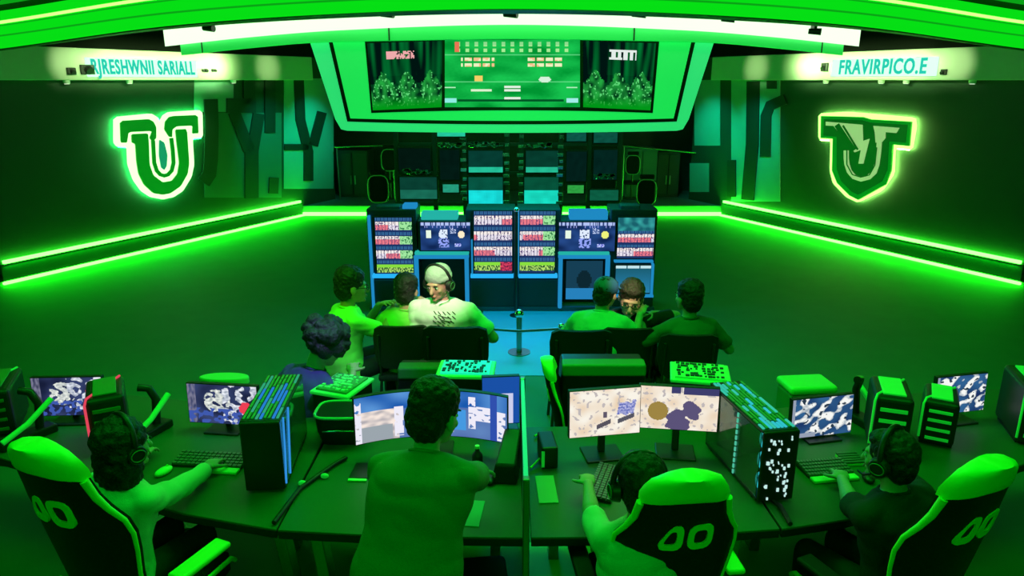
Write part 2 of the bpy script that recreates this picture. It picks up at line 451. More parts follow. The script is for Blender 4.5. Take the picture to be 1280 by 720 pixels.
for nm, ct, et, cb, eb, off, m in (
   ('lower_band', -4, 46, 11, 61, 0, GL), ('dark_groove', -7, 43, -4, 46.5, -.04, GL2), ('middle_band', -22, 33, -7, 43.5, -.02, GL),
   ('dark_reveal', -25, 30, -22, 33.5, -.08, GL2), ('neon_line', -31, 26, -28, 29.5, .02, emat('lime_tube_light', (.09, 1, .035), 9)), ('upper_band', -44, 14, -25, 31, -.03, GL), ('top_reveal', -56, 4, -43, 14, -.12, GLD), ('rim_band', -62, -3, -56, 5, -.02, GL2)):
    keep(band(nm, xsr, yb(ct, et), yb(cb, eb), yring, .08, None, off).build(nm, m, smooth=30), ringroot)
o = band('soffit', xsr, yb(11, 61), yb(12.5, 62.5), yring, .3, None, 0).build('soffit', M['dark'], smooth=30); keep(o, ringroot)
# white light box
xb = [205 + i * 14.5 for i in range(61)]
lb = empty('light_box', (0, 9, 3.4), 0, 'long curved white light box hanging above the big screen', 'light box')
f = lambda px: catmull([(0, 13), (215, 19), (330, 26), (430, 35)], px - 640)
g = lambda px: catmull([(0, 30), (215, 37), (330, 46), (430, 57)], px - 640)
keep(band('diffuser', xb, f, g, lambda p: yscr(p) - .25, .12, None).build('diffuser', emat('box_white_light', (.66, 1, .60), 1.5), smooth=30), lb)
keep(band('case', xb, lambda p: f(p) - 2, f, lambda p: yscr(p) - .28, .25, None).build('case', M['dark'], smooth=30), lb)
for px in (384, 486, 800, 893):
    a = at_y(px, f(px), yscr(px) - .38); b = at_y(px, g(px), yscr(px) - .38)
# small projectors clamped on the light box
for px, py, lab in ((263, 35, 'small black spotlight near the left end of the white light box'), (486, 17, 'black spotlight on the light box above the left end of the big screen'),
                    (572, 11, 'small black clamp on the light box, left of its centre'), (640, 17, 'black camera spotlight at the centre of the white light box'),
                    (800, 17, 'black spotlight on the light box above the right end of the big screen'), (911, 23, 'thin black bracket on the right part of the white light box'),
                    (1019, 39, 'small black spotlight near the right end of the white light box')):
    y = yscr(px) - .42; p = at_y(px, py, y)
    root = empty('spotlight', p, 0, lab, 'spotlight')
    keep(MB().cyl(p + V((-.09, 0, 0)), p + V((.06, -.05, -.01)), .035, .045, 12).build('lamp_head', M['black'], smooth=40), root)
    keep(MB().box(p + V((-.02, -.01, 0)), p + V((.02, .16, .10))).build('clamp', M['black'], bevel=.004), root)
# green valance under it
gs = lambda px: catmull([(0, 48), (170, 51), (250, 53), (330, 60), (415, 69)], px - 640)
xv = [226 + i * 13.8 for i in range(61)]
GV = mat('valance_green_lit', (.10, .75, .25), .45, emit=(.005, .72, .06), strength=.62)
vroot = empty('screen_valance', (0, 8.9, 3.2), 0, 'curved bright green valance just below the white light box', 'valance')
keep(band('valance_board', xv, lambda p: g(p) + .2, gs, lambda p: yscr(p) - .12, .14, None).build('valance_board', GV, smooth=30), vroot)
for px in (252, 486, 793, 1028):
    a = at_y(px, g(px), yscr(px) - .125); c = at_y(px, gs(px), yscr(px) - .125)
    keep(MB().box((a.x - .008, a.y - .012, c.z), (a.x + .008, a.y + .01, a.z)).build('seam', M['dark']), vroot)
# big screen surround (rounded trapezoid), panels follow the curve
def surround(name, left, right, bot, top, off, th, m, parent, n=40):
    """left/right edges slope: px range at top and bottom"""
    (lt, lb_), (rt, rb) = left, right; rings = []
    b = MB(); fr = []; bk = []
    cols = []
    for i in range(n + 1):
        t = i / n; pt = lt + (rt - lt) * t; pb = lb_ + (rb - lb_) * t
        yt = yscr(pt) - off; ybm = yscr(pb) - off
        a = at_y(pt, top(pt), yt); c = at_y(pb, bot(pb), ybm)
        cols.append([a, c, c + V((0, th, 0)), a + V((0, th, 0))])
    b.loft(cols)
    return keep(b.build(name, m, smooth=30), parent)
scr = empty('video_wall', (0, 9, 2.3), 0, 'large curved green-framed video wall with three pictures hanging over the consoles', 'screen')
GS1 = mat('surround_green', (.25, .75, .4), .45, emit=(.012, .78, .10), strength=.75)
GS2 = mat('surround_pale_green', (.35, .8, .55), .45, emit=(.03, .82, .22), strength=.68)
def cb(c, e, h=240, r=0):
    def f_(px):
        q = abs(px - 640); y = c + (e - c) * (q / h) ** 2
        if r and q > h - r:
            k = (q - (h - r)) / r; y -= r * (1 - math.sqrt(max(0, 1 - k * k)))
        return y
    return f_
surround('outer_frame', (388, 419), (892, 861), cb(166, 163, 221, 14), lambda p: gs(p) + 1, .0, .12, GS2, scr, 60)
surround('black_line', (411, 434), (869, 846), cb(155.5, 152, 206), lambda p: gs(p) + 1, .02, .03, M['black'], scr)
surround('inner_frame', (416, 438), (864, 842), cb(151, 148, 202), lambda p: gs(p) + 1, .03, .04, GS1, scr)
surround('screen_bezel', (456, 464), (824, 816), cb(138, 141.5, 180), lambda p: catmull([(0, 49), (190, 52)], p - 640), .05, .05, M['black'], scr)

def lettergrid(u, v, rows, cols, seed, fill=.55):
    """little text-like marks"""
    r = int(v * rows); fv = v * rows - r; c = int(u * cols)
    if fv < .3 or fv > .85: return 0
    return 1 if (math.sin(r * 91.7 + c * 37.3 + seed) * 43758.5) % 1 < fill else 0
def crowd(u, v, seed):
    base = (.0, .05, .012)
    if v < .62: # curtains
        s = N(u * 16, v * 1.2, seed); c = mixc((.0, .008, .006), (.0, .20, .035), (s + .25) * 1.1 - (v > .5) * .1)
    else: c = base
    hgt = .55 + .1 * math.sin(u * 19 + seed) + .06 * N(u * 30, 0, seed)
    if v > hgt:
        s = N(u * 14, v * 9, seed + 3); c = mixc((.0, .03, .01), (.02, .45, .06), s + .45)
        if N(u * 40, v * 30, seed) > .35: c = (.12, .75, .2)
    if v > .8: c = mixc(c, (.0, .34, .01), (v - .8) * 6)
    return c
def left_pic(u, v):
    if .24 < u < .62 and .13 < v < .25 and N(u * 45, v * 22, 3) > -.12 - .5 * (u < .35): return (.95, .45, .45)
    return crowd(u, v, 1.3)
def right_pic(u, v):
    if .37 < u < .74 and .12 < v < .26 and ((u - .37) * 12 % 1 > .3 or v < .15 or (v > .23 and u < .55)): return (.85, .95, .9)
    return crowd(u, v, 7.7)
def mid_pic(u, v):
    c = mixc((.0, .33, .035), (.01, .62, .09), N(u * 5, v * 6, 2) + .5 + .15 * N(u * 40, v * 40, 3))
    if .03 < v < .19 and .07 < u < .95:
        k = (u * 15) % 1
        if .3 < k < .75 and (v % .1) > .04: c = (.45, .95, .35) if .09 < v else (.3, .8, .3)
        if u < .12: c = (.9, .2, .1) if k < .6 else c
    for (a, b_, r0, r1) in ((.12, .37, .27, .40), (.60, .88, .27, .40)):
        if a < u < b_ and r0 < v < r1 and ((u * 15) % 1) > .2 and abs(v - (r0 + r1) / 2) > .012:
            c = (.95, 1, .6) if N(u * 20, v * 20) > -.1 else (1, .6, .3)
    if abs(v - .22) < .008 or abs(v - .45) < .008 or abs(v - .63) < .006: c = mixc(c, (.2, 1, .4), .5)
    if abs(u - .25) < .03 and abs(v - .58) < .04: c = (1, .7, .15)
    if ((u - .74) / .045) ** 2 + ((v - .59) / .045) ** 2 < 1: c = (.75, 1, .8)
    if .19 < u < .35 and .735 < v < .775: c = (.8, 1, .7)
    for vv in (.70, .755, .86):
        if .44 < u < .56 and abs(v - vv) < .017: c = (.85, 1, .85)
    if .0 < u < .09 and .86 < v < .93: c = (.3, .95, .85)
    if .9 < u < .99 and .86 < v < .93: c = (.4, .95, .9)
    if (.0 < u < .08 or .9 < u < .98) and abs(v - .71) < .012: c = (.5, 1, .6)
    if .09 < u < .88 and .89 < v < .92: c = (.0, .10, .02)
    return c
def qd(corners, off):
    (x0, y0), (x1, y1), (x2, y2), (x3, y3) = corners # tl tr br bl
    def f_(u, v):
        px = (x0 * (1 - u) + x1 * u) * (1 - v) + (x3 * (1 - u) + x2 * u) * v
        py = (y0 * (1 - u) + y1 * u) * (1 - v) + (y3 * (1 - u) + y2 * u) * v
        return at_y(px, py, yscr(px) - off)
    return f_
for nm, cr, cf, nx in (('left_picture', ((459, 54), (553, 51), (552, 134), (466, 138)), left_pic, 66), ('centre_picture', ((556, 49.5), (725, 49.5), (725, 134), (556, 134)), mid_pic, 150), ('right_picture', ((729, 51), (820, 54), (813, 138), (729, 134)), right_pic, 66)):
    keep(display(nm, qd(cr, .06), nx, 60, cf, None, .9), scr)
# hangers from the ceiling
for px in (480, 800):
    a = at_y(px, 10, yscr(px) + .1)
    keep(MB().cyl((a.x, a.y, 2.9), (a.x, a.y, 4.2), .03, .03, 10).build('hanger_rod', M['black'], smooth=40), scr)
# ------------------------------------------------------------------ console bank in the middle distance
BL = emat('blue_edge_light', (.02, .42, .85), 1.1)
BL2 = emat('blue_edge_light_soft', (.015, .28, .60), .9)
TEL = emat('teal_edge_light', (.02, .50, .42), .9)
NAVY = mat('console_navy', (.02, .08, .14), .4)
CDARK = mat('console_dark', (.012, .03, .045), .45)
CY = 8.67
def prect(mb, x0, y0, x1, y1, y, th, back=True):
    """box with its front face at distance y covering a picture rectangle"""
    a = at_y(x0, y0, y); b = at_y(x1, y1, y); c = at_y(x1, y0, y); d = at_y(x0, y1, y)
    xl = (a.x + d.x) / 2; xr = (b.x + c.x) / 2
    return mb.box((xl, y, b.z), (xr, y + th, a.z))
def pscreen(parent, x0, y0, x1, y1, y, colf, nm='screen', s=1.0, nx=60, ny=30, pad=1.5):
    fr = prect(MB(), x0 - pad, y0 - pad, x1 + pad, y1 + pad, y, .04).build(nm, M['black'], bevel=.004)
    if parent is not None: keep(fr, parent)
    a = at_y(x0, y0, y); b = at_y(x1, y1, y)
    d = display('display', lambda u, v: V((a.x + (b.x - a.x) * u, y - .003, a.z + (b.z - a.z) * v)), nx, ny, colf, None, s)
    d.parent = fr
    return fr
def rows_pic(nrows, seed, greenlast=True, green_right=True, top_teal=0):
    def f_(u, v):
        if v < top_teal:
            return mixc((.01, .12, .15), (.04, .40, .38), N(u * 6, v * 9, seed) + .35)
        v2 = (v - top_teal) / (1 - top_teal) * nrows; r = int(v2); fv = v2 - r
        c = (.012, .035, .13)
        if fv < .2: return (.04, .16, .35) if (u * 20 + r) % 1 > .4 else c
        if .26 < fv < .84:
            k = (u * 11 + r * .3) % 1; h = math.sin(int(u * 11) * 12.3 + r * 7.7 + seed)
            if greenlast and r == nrows - 1:
                c = (.25, .75, .05) if fv < .5 else ((.02, .10, .03) if N(u * 30, fv * 9, seed) > 0 else (.45, .75, .15))
                if u > .68 and not green_right: c = (.7, .05, .12) if N(u*30, fv*8) > 0 else (.2, .02, .06)
            elif u > .66 and green_right: c = (.35, .8, .35) if N(u * 34, fv * 6, r) > -.15 else (.02, .2, .06)
            elif k > .16:
                c = (.92, .85, .82) if fv < .5 else ((.85, .2, .25) if h > .1 else (.80, .75, .85))
                if N(u * 40, fv * 9, seed + r) > .28: c = (.12, .05, .2)
        return c
    return f_
def hero_pic(seed, lemon=False):
    def f_(u, v):
        c = mixc((.005, .02, .09), (.02, .07, .26), N(u * 4, v * 4, seed) + .5)
        if v < .1: c = (.45, .55, .9) if N(u * 30, 0, seed) > -.1 else (.03, .06, .2)
        if .05 < u < .95 and .12 < v < .2 and N(u * 50, 1, seed) > .2: c = (.3, .35, .8)
        if abs(u - .17) < .05 and abs(v - .42) < .13: c = (.8, .95, .8)
        if abs(u - .46) < .09 and .24 < v < .55 and N(u * 30, v * 14, seed) > -.25: c = (.75, .85, 1)
        if abs(u - .46) < .11 and .55 < v < .88 and N(u * 24, v * 16, seed) > -.05: c = (.30, .38, .95)
        if ((u - .82) / .07) ** 2 + ((v - .43) / .13) ** 2 < 1: c = (.85, .9, .2) if lemon else (1, .85, .6)
        if .6 < u < .72 and .2 < v < .4 and N(u * 40, v * 20, 2) > .05: c = (.6, .7, 1)
        if .68 < u < .82 and .75 < v < .86: c = (.5, .6, 1) if N(u * 40, v * 20, 3) > -.1 else (.1, .1, .6)
        return c
    return f_
def console(xs, mirror, lab):
    root = empty('simulator_console', at_y((xs[0] + xs[-1]) / 2, 388, CY) * 1.0, 0, lab, 'console'); root.location.z = 0
    L, R = xs[0], xs[-1]
    # cabinet body in pieces so that the arch opening stays open
    ax0, ax1 = xs[1], xs[2]
    b = MB(); prect(b, L, 262, ax0, 388, CY, .45); prect(b, ax1, 262, R, 388, CY, .45); prect(b, ax0, 276, ax1, 318, CY, .45); prect(b, ax0, 318, ax1, 388, CY + .38, .07)
    o = b.build('cabinet', CDARK, bevel=.01); keep(o, root)
    return root, o
# left console
cl, cabL = console([461, 522, 583, 644], False, 'left simulator console with stacked score screens and blue lit arch, left of the central post')
cr, cabR = console([647, 700, 762, 819], True, 'right simulator console with stacked score screens and blue lit arch, right of the central post')
pscreen(cl, 468, 272, 517, 343, CY - .05, rows_pic(4, 1), nx=70, ny=56)
pscreen(cl, 525, 278, 588, 313, CY - .05, hero_pic(2), nx=70, ny=36)
pscreen(cl, 592, 264, 640, 341, CY - .05, rows_pic(4, 5, True, False), nx=70, ny=56)
pscreen(cr, 650, 264, 693, 341, CY - .05, rows_pic(4, 8), nx=70, ny=56)
pscreen(cr, 699, 278, 768, 314, CY - .05, hero_pic(6, True), nx=70, ny=36)
pscreen(cr, 773, 272, 816, 323, CY - .05, rows_pic(2, 9, False, False, .32), nx=70, ny=50)
pscreen(cr, 770, 332, 812, 366, CY - .05, lambda u, v: (.55, .8, .85) if v < .12 and N(u*20, 0, 1) > -.3 else mixc((.01, .10, .14), (.02, .22, .42), v), nx=30, ny=20)
def arch(root, x0, x1, y0, y1, w=5):
    b = MB(); prect(b, x0, y0, x1, y0 + w, CY - .06, .10); prect(b, x0, y0, x0 + w, y1, CY - .06, .10); prect(b, x1 - w, y0, x1, y1, CY - .06, .10)
    keep(b.build('arch_light', BL2, bevel=.015), root)
    b = MB(); prect(b, x0, y0 - 4, x1, y0, CY - .08, .14); keep(b.build('arch_shelf', TEL, bevel=.01), root)
arch(cl, 518, 586, 319, 386); arch(cr, 698, 762, 319, 386)
pscreen(cr, 708, 326, 752, 374, CY + .32, lambda u, v: (.02, .22, .50) if v > .72 else ((.004, .02, .03) if ((u-.5)/.2)**2 + ((v-.5)/.25)**2 < 1 else (.008, .05, .09)), 'inner_screen', 1, 24, 24)
for root, x0, x1 in ((cl, 465, 517), (cl, 588, 642), (cr, 648, 697)):
    b = MB(); prect(b, x0, 343.5, x1, 348, CY - .10, .10); keep(b.build('light_bar', BL, bevel=.01), root)
for root, x0, y0, x1, y1 in ((cl, 462, 270, 465, 386), (cl, 589, 300, 591, 345), (cr, 646, 262, 649, 346), (cr, 814, 330, 817, 372), (cr, 768, 369, 817, 372), (cr, 768, 326, 817, 328.5)):
    b = MB(); prect(b, x0, y0, x1, y1, CY - .07, .07); keep(b.build('edge_light', BL2, bevel=.005), root)
for root, x0, x1 in ((cl, 588, 643), (cr, 648, 697), (cl, 467, 517), (cr, 765, 816)):
    b = MB(); prect(b, x0, 350, x1, 384, CY - .02, .03); keep(b.build('base_panel', mat('console_panel', (.02, .035, .04), .35), bevel=.01), root)
for root, x0, x1 in ((cl, 462, 643), (cr, 648, 818)):
    b = MB(); prect(b, x0, 384, x1, 388.5, CY - .04, .06); keep(b.build('plinth', NAVY, bevel=.006), root)
# top shelf boxes on the consoles
for root, x0, y0, x1, y1, m in ((cl, 470, 258, 500, 268, NAVY), (cl, 503, 256, 520, 276, BL2), (cl, 526, 266, 572, 275, TEL), (cr, 712, 264, 760, 275, BL2), (cr, 776, 257, 800, 268, NAVY)):
    b = MB(); prect(b, x0, y0, x1, y1, CY + .05, .2); keep(b.build('top_box', m, bevel=.01), root)
def stool(px, py, z, r, label, m):
    p = at_z(px, py, z); root = empty('oval_bench', (p.x, p.y, 0), 0, label, 'bench')
    root.scale = (1, .38, 1)
    MB().cyl((0, 0, z - .06), (0, 0, z), r, r, 28).build('seat', m, root, smooth=40, bevel=.012)
    MB().cyl((0, 0, .02), (0, 0, z - .06), .03, .03, 12).build('column', M['darkmetal'], root, smooth=40)
    MB().cyl((0, 0, 0), (0, 0, .025), r * .9, r * .8, 24).build('base', M['darkmetal'], root, smooth=40)
stool(280, 470, .62, .19, 'narrow oval green-topped bench on the floor behind the left monitor', M['limepad'])
# blue sheet whose colour stands for blue light on the floor before the consoles
b = MB(); a0 = at_z(604, 389, .0); a1 = at_z(722, 389, 0); c0 = at_z(596, 470, 0); c1 = at_z(700, 470, 0)
b.prism([V((c0.x, c0.y, .006)), V((c1.x + .1, c1.y, .006)), V((a1.x, a1.y, .006)), V((a0.x, a0.y, .006))], [V((c0.x, c0.y, .001)), V((c1.x + .1, c1.y, .001)), V((a1.x, a1.y, .001)), V((a0.x, a0.y, .001))])
tag(b.build('blue_lit_floor', mat('floor_blue_light', (.12, .55, .78), .5, var=.06, scale=3)), 'pale blue sheet standing for blue-lit floor between the two groups of people', 'mat')
# central post and rail
def post(px, py0, py1, y, r, label, m=None):
    a = at_y(px, py0, y); b_ = at_y(px, py1, y); z = max(.0, b_.z)
    root = empty('barrier_post', (a.x, y, 0), 0, label, 'post')
    MB().cyl((0, 0, 0), (0, 0, a.z), r, r, 12).build('tube', m or M['darkmetal'], root, smooth=40)
    MB().cyl((0, 0, 0), (0, 0, .015), r * 4, r * 4, 20).build('foot', m or M['darkmetal'], root, smooth=40)
    MB().ball((0, 0, a.z), r * 1.6).build('cap', M['chrome'], root, smooth=40)
    return root
post(645.5, 262, 390, CY - .22, .02, 'tall slim post in the gap between the two simulator consoles')
post(649, 392, 440, 7.2, .03, 'low barrier post standing on the blue floor left of the rail middle', M['metal'])
post(606, 404, 450, 6.6, .02, 'low barrier post at the left end of the rail')
post(702, 408, 450, 6.4, .02, 'low barrier post at the right end of the rail')
pts = [at_y(606, 411, 6.6), at_y(650, 414, 6.75), at_y(702, 411, 6.42)]
tag(MB().tube(pts, .014, 10).build('barrier_rail', M['metal'], smooth=40), 'thin barrier rail across the blue floor behind the desks', 'rail')

# ------------------------------------------------------------------ rear rack of monitors between consoles and stage
GY = 11.0
def fz(px, py, y): return at_y(px, py, y)
rk = empty('monitor_rack', (0, GY, 0), 0, 'black steel rack frame holding rows of monitors behind the consoles', 'rack')
for px in (494, 542, 580, 634, 652, 702, 738, 776):
    a = at_y(px, 163, GY); keep(MB().box((a.x - .035, GY, 0), (a.x + .035, GY + .07, a.z)).build('upright', M['darkmetal'], bevel=.006), rk)
    if px in (580, 634, 652, 702):
        b = MB()
        for k in range(9):
            z = 1.0 + k * .12 + .03 * math.sin(px + k); b.box((a.x - .05 + .02 * math.sin(k * 2 + px), GY - .05, z), (a.x + .03, GY, z + .05))
        o = keep(b.build('connector_strip', M['chrome'], bevel=.004), rk); o['kind'] = 'stuff'
for py, x0, x1 in ((181, 494, 776), (217, 494, 776), (255, 494, 776)):
    a = at_y(x0, py, GY); c = at_y(x1, py, GY); keep(MB().box((a.x, GY + .02, a.z - .025), (c.x, GY + .08, a.z + .025)).build('crossbar', M['darkmetal'], bevel=.005), rk)
def mon(x0, y0, x1, y1, col, lab, y=GY - .02, bright=None, split=None):
    root = empty('rack_monitor', at_y((x0 + x1) / 2, y1, y), 0, lab, 'monitor')
    keep(prect(MB(), x0, y0, x1, y1, y, .05).build('case', M['black'], bevel=.008), root)
    a = at_y(x0 + 1.5, y0 + 1.5, y); b = at_y(x1 - 1.5, y1 - 1.5, y)
    def cf(u, v):
        c = col
        if split and v > split[0]: c = split[1]
        return mixc(c, tuple(k * .75 for k in c), .5 + N(u * 4, v * 4, x0))
    keep(display('display', lambda u, v: V((a.x + (b.x - a.x) * u, y - .003, a.z + (b.z - a.z) * v)), 16, 12, cf, None, 1.0), root)
mon(496, 184, 540, 214, (.001, .010, .006), 'wide black rack monitor, upper left of the rack behind the consoles')
mon(498, 220, 548, 250, (.003, .055, .035), 'dim teal rack monitor, lower left of the rack', split=(.55, (.01, .16, .10)))
mon(548, 186, 576, 226, (.001, .012, .008), 'tall black rack monitor, second column of the rack')
mon(552, 229, 575, 242, (.02, .36, .22), 'small pale teal rack panel under the tall black monitor on the left')
mon(584, 187, 630, 217, (.002, .05, .035), 'dark rack monitor with pale lower edge, just left of the central uprights', split=(.72, (.02, .60, .36)))
mon(584, 220, 630, 262, (.002, .10, .06), 'bright cyan rack monitor left of the central uprights', split=(.42, (.01, .80, .78)))
mon(656, 187, 699, 217, (.002, .05, .03), 'dark rack monitor with pale lower edge, just right of the central uprights', split=(.72, (.02, .55, .32)))
mon(654, 220, 699, 262, (.002, .09, .045), 'bright turquoise rack monitor right of the central uprights', split=(.42, (.01, .78, .58)))
mon(707, 188, 734, 228, (.001, .016, .012), 'tall black rack monitor, right of the central pair')
mon(708, 230, 731, 243, (.03, .40, .06), 'small green rack panel under the tall black monitor on the right')
mon(741, 186, 772, 226, (.001, .020, .015), 'black rack monitor, upper right of the rack')
mon(736, 236, 774, 252, (.004, .12, .06), 'dim green rack monitor, lower right of the rack')
mon(545, 162, 583, 172, (.02, .66, .38), 'bright teal rack panel at the top left of the rack, tucked under the video wall', y=GY - .06)
mon(707, 164, 734, 178, (.004, .10, .07), 'dim teal rack panel at the top of the rack, right of centre')
mon(741, 164, 773, 180, (.004, .09, .06), 'dim teal rack panel at the top right of the rack')
# sparkly cable bundles lying on the rack shelves
def clutter(x0, x1, py, y, seed, lab):
    rnd = random.Random(seed); b = MB()
    for k in range(14):
        px = x0 + (x1 - x0) * rnd.random(); p = at_y(px, py, y) + V((0, 0, rnd.uniform(-.01, .04))); s = rnd.uniform(.015, .045)
        b.box(p - V((s, .03, s * .5)), p + V((s, .03, s * .5)))
    a = at_y(x0, py + 1.5, y); c = at_y(x1, py + 1.5, y)
    b.tube([a.lerp(c, t / 8) + V((0, 0, .02 * math.sin(t * 2.3 + seed))) for t in range(9)], .012, 6)
    tag(b.build('cable_bundle', M['chrome']), lab, 'cables', kind='stuff')
clutter(504, 538, 215, GY - .04, 1, 'shiny cable bundle under the wide black monitor at the upper left of the rack')
clutter(548, 577, 182, GY - .04, 2, 'shiny cable bundle above the tall black monitor on the left of the rack')
clutter(586, 629, 181, GY - .04, 3, 'shiny cable bundle above the dark monitor left of the central uprights')
clutter(652, 690, 182, GY - .04, 4, 'shiny cable bundle above the dark monitor right of the central uprights')
clutter(745, 766, 221, GY - .04, 5, 'shiny cable bundle low on the upper right black rack monitor')
# rails at the sides
for x0, x1, y0, y1, lab in ((418, 494, 184, 181, 'thin green-lit handrail left of the rack'), (776, 880, 182, 192, 'thin green-lit handrail right of the rack')):
    yy = 16.2; a = at_y(x0, y0, yy); c = at_y(x1, y1, yy)
    root = empty('handrail', (a.x, yy, 0), 0, lab, 'rail')
    keep(MB().tube([a, a.lerp(c, .5), c], .018, 8).build('rail', M['chrome'], smooth=40), root)
    for q in (a.lerp(c, .04), a.lerp(c, .96)): keep(MB().cyl((q.x, yy, .2), (q.x, yy, q.z), .018, .018, 8).build('post', M['metal'], smooth=40), root)
# dark cabinets on the stage
for x0, y0, x1, y1, lab, m in ((420, 188, 462, 236, 'black cabinet on the stage left of the rack', M['dark']), (784, 186, 820, 240, 'dull teal cabinet on the stage right of the rack', mat('cabinet_teal', (.10, .22, .19), .5)), (822, 190, 848, 238, 'dark cabinet on the stage near the right wall', M['dark'])):
    a = at_y(x0, y0, 16.6); b_ = at_y(x1, y1, 16.6); root = empty('storage_cabinet', ((a.x + b_.x) / 2, 16.6, .2), 0, lab, 'cabinet')
    keep(MB().box((a.x, 16.6, .2), (b_.x, 17.3, a.z)).build('body', m, bevel=.02), root)
    for k in (0, 1):
        xx = a.x + (b_.x - a.x) * (.03 + .485 * k); x2 = a.x + (b_.x - a.x) * (.485 + .485 * k)
        d = keep(MB().box((xx, 16.575, .26), (x2, 16.6, a.z - .05)).build('door', m, bevel=.01), root)
        h = MB().box(((x2 - .05) if k == 0 else xx + .02, 16.55, .5), ((x2 - .02) if k == 0 else xx + .05, 16.575, .7)).build('handle', M['metal']); h.parent = d
# ------------------------------------------------------------------ gaming chairs
def make_gaming_chair(sc_=1.0):
    root = empty('gaming_chair', (0, 0, 0))
    prof = [(.43,.185),(.50,.205),(.60,.225),(.72,.24),(.84,.262),(.93,.272),(1.00,.262),(1.06,.225),(1.12,.198),(1.20,.182),(1.27,.165),(1.31,.135),(1.33,.08)]
    def yb_(z, x): # rake and wrap; sitter faces +Y, back face at -Y
        return -.20 - (z - .43) * .20 + abs(x) ** 2 * 1.1
    rings = []
    for z, w in prof:
        r = []; n = 12; th = .085 if z < 1.05 else .095
        for i in range(n + 1):
            x = -w + 2 * w * i / n; r.append(V((x, yb_(z, x) - th / 2 * math.sqrt(max(.12, 1 - (x / w) ** 4)), z)))
        for i in range(n, -1, -1):
            x = -w + 2 * w * i / n; r.append(V((x, yb_(z, x) + th / 2 * math.sqrt(max(.12, 1 - (x / w) ** 4)), z)))
        rings.append(r)
    MB().loft(rings).build('backrest', M['leather'], root, smooth=50)
    # lime headrest crown wraps over the top
    rings = []
    for z, w in [(1.20,.186),(1.235,.186),(1.27,.172),(1.31,.145),(1.335,.10),(1.345,.05)]:
        r = []; n = 12; th = .108
        for sgn in (-1, 1):
            for i in range(n + 1):
                x = (-w + 2 * w * i / n) * (-sgn); zz = z - (.05 * (1 - (x / w) ** 2) if z < 1.22 else 0) * -1 * (.6 if z < 1.22 else 0)
                r.append(V((x, yb_(z, x) + sgn * th / 2 * math.sqrt(max(.15, 1 - (x / w) ** 4)), zz)))
        rings.append(r)
    MB().loft(rings).build('headrest_crown', M['lime'], root, smooth=50)
    b = MB()
    for sg in (-1, 1):
        b.tube([V((sg * (w + .004), yb_(z, w) - .012, z)) for z, w in prof[:10]], [.007, .008, .009, .009, .009, .010, .011, .013, .016, .018], 8)
    b.build('piping', M['lime'], root, smooth=60)
    # two slanted ring marks on the rear of the back
    def ringmark(cx, slant):
        outer = []; inner = []
        hh, ww = .066, .056
        for (x, z) in ((-ww, -hh), (ww, -hh), (ww, hh), (-ww, hh)):
            outer.append((x, z))
        if slant: outer[3 if slant < 0 else 2] = (outer[3 if slant < 0 else 2][0] * -.1, hh)
        inner = [(x * .52 + (.0), z * .56 ) for x, z in outer]
        def rnd(pts):
            return smoothpts(pts, 2)
        O, I = rnd(outer), rnd(inner); n = len(O); b = MB(); vs = []
        zc = 1.045
        def pt(x, z, d): X = cx + x; Z = zc + z; return V((X, yb_(Z, X) - .0425 - d, Z))
        for x, z in O: vs.append(pt(x, z, .010))
        for x, z in I: vs.append(pt(x, z, .010))
        for x, z in O: vs.append(pt(x, z, -.01))
        for x, z in I: vs.append(pt(x, z, -.01))
        fs = []
        for i in range(n):
            j = (i + 1) % n
            fs += [(i, j, n + j, n + i), (2*n+i, 3*n+i, 3*n+j, 2*n+j), (i, 2*n+i, 2*n+j, j), (n+i, n+j, 3*n+j, 3*n+i)]
        return b.add(vs, fs)
    for cx, sl in ((-.066, -1), (.066, 0)): ringmark(cx, sl).build('back_mark', M['lime'], root, smooth=40)
    # seat
    rings = []
    for y, w, z in ((-.22,.22,.44),(-.1,.24,.455),(.08,.255,.46),(.22,.25,.465),(.28,.22,.45)):
        rings.append([V((x * w, y, z + (.035 if abs(x) > .8 else 0) - (0 if k == 0 else .10))) for k, xs in ((0, (-1, -.85, -.6, 0, .6, .85, 1)), (1, (1, .6, 0, -.6, -1))) for x in xs])
    MB().loft(rings).build('seat', M['leather'], root, smooth=40, bevel=.01)
    for sg in (-1, 1):
        MB().tube([V((sg * .245, -.23, .56)), V((sg * .275, -.20, .50)), V((sg * .285, -.08, .49)), V((sg * .285, .10, .495)), V((sg * .27, .24, .49)), V((sg * .24, .29, .44))], .012, 8).build('seat_piping', M['lime'], root, smooth=60)
        MB().tube([V((sg * .25, -.02, .40)), V((sg * .34, -.02, .42)), V((sg * .35, -.02, .66))], .02, 10).build('arm_bracket', M['darkmetal'], root, smooth=60)
        MB().box((sg * .35 - .045, -.14, .655), (sg * .35 + .045, .14, .685)).build('armrest', M['lime'] if sg > 0 else M['leather'], root, bevel=.014, seg=3)
    MB().box((-.12, -.12, .33), (.12, .12, .36)).build('mechanism', M['darkmetal'], root, bevel=.01)
    MB().cyl((0, 0, .08), (0, 0, .34), .028, .022, 14).build('gas_lift', M['darkmetal'], root, smooth=40)
    b = MB()
    for k in range(5):
        t = 2 * PI * k / 5 + .3; d = V((math.cos(t), math.sin(t), 0))
        b.tube([d * .02 + V((0, 0, .12)), d * .16 + V((0, 0, .11)), d * .30 + V((0, 0, .085))], [.032, .024, .018], 8)
    b.build('star_base', M['black'], root, smooth=50)
    for k in range(5):
        t = 2 * PI * k / 5 + .3; d = V((math.cos(t), math.sin(t), 0)); p = d * .30 + V((0, 0, .03)); e = V((-d.y, d.x, 0))
        MB().cyl(p - e * .022, p + e * .022, .03, .03, 14).build('castor', M['black'], root, smooth=40)
    return root
gc = make_gaming_chair()
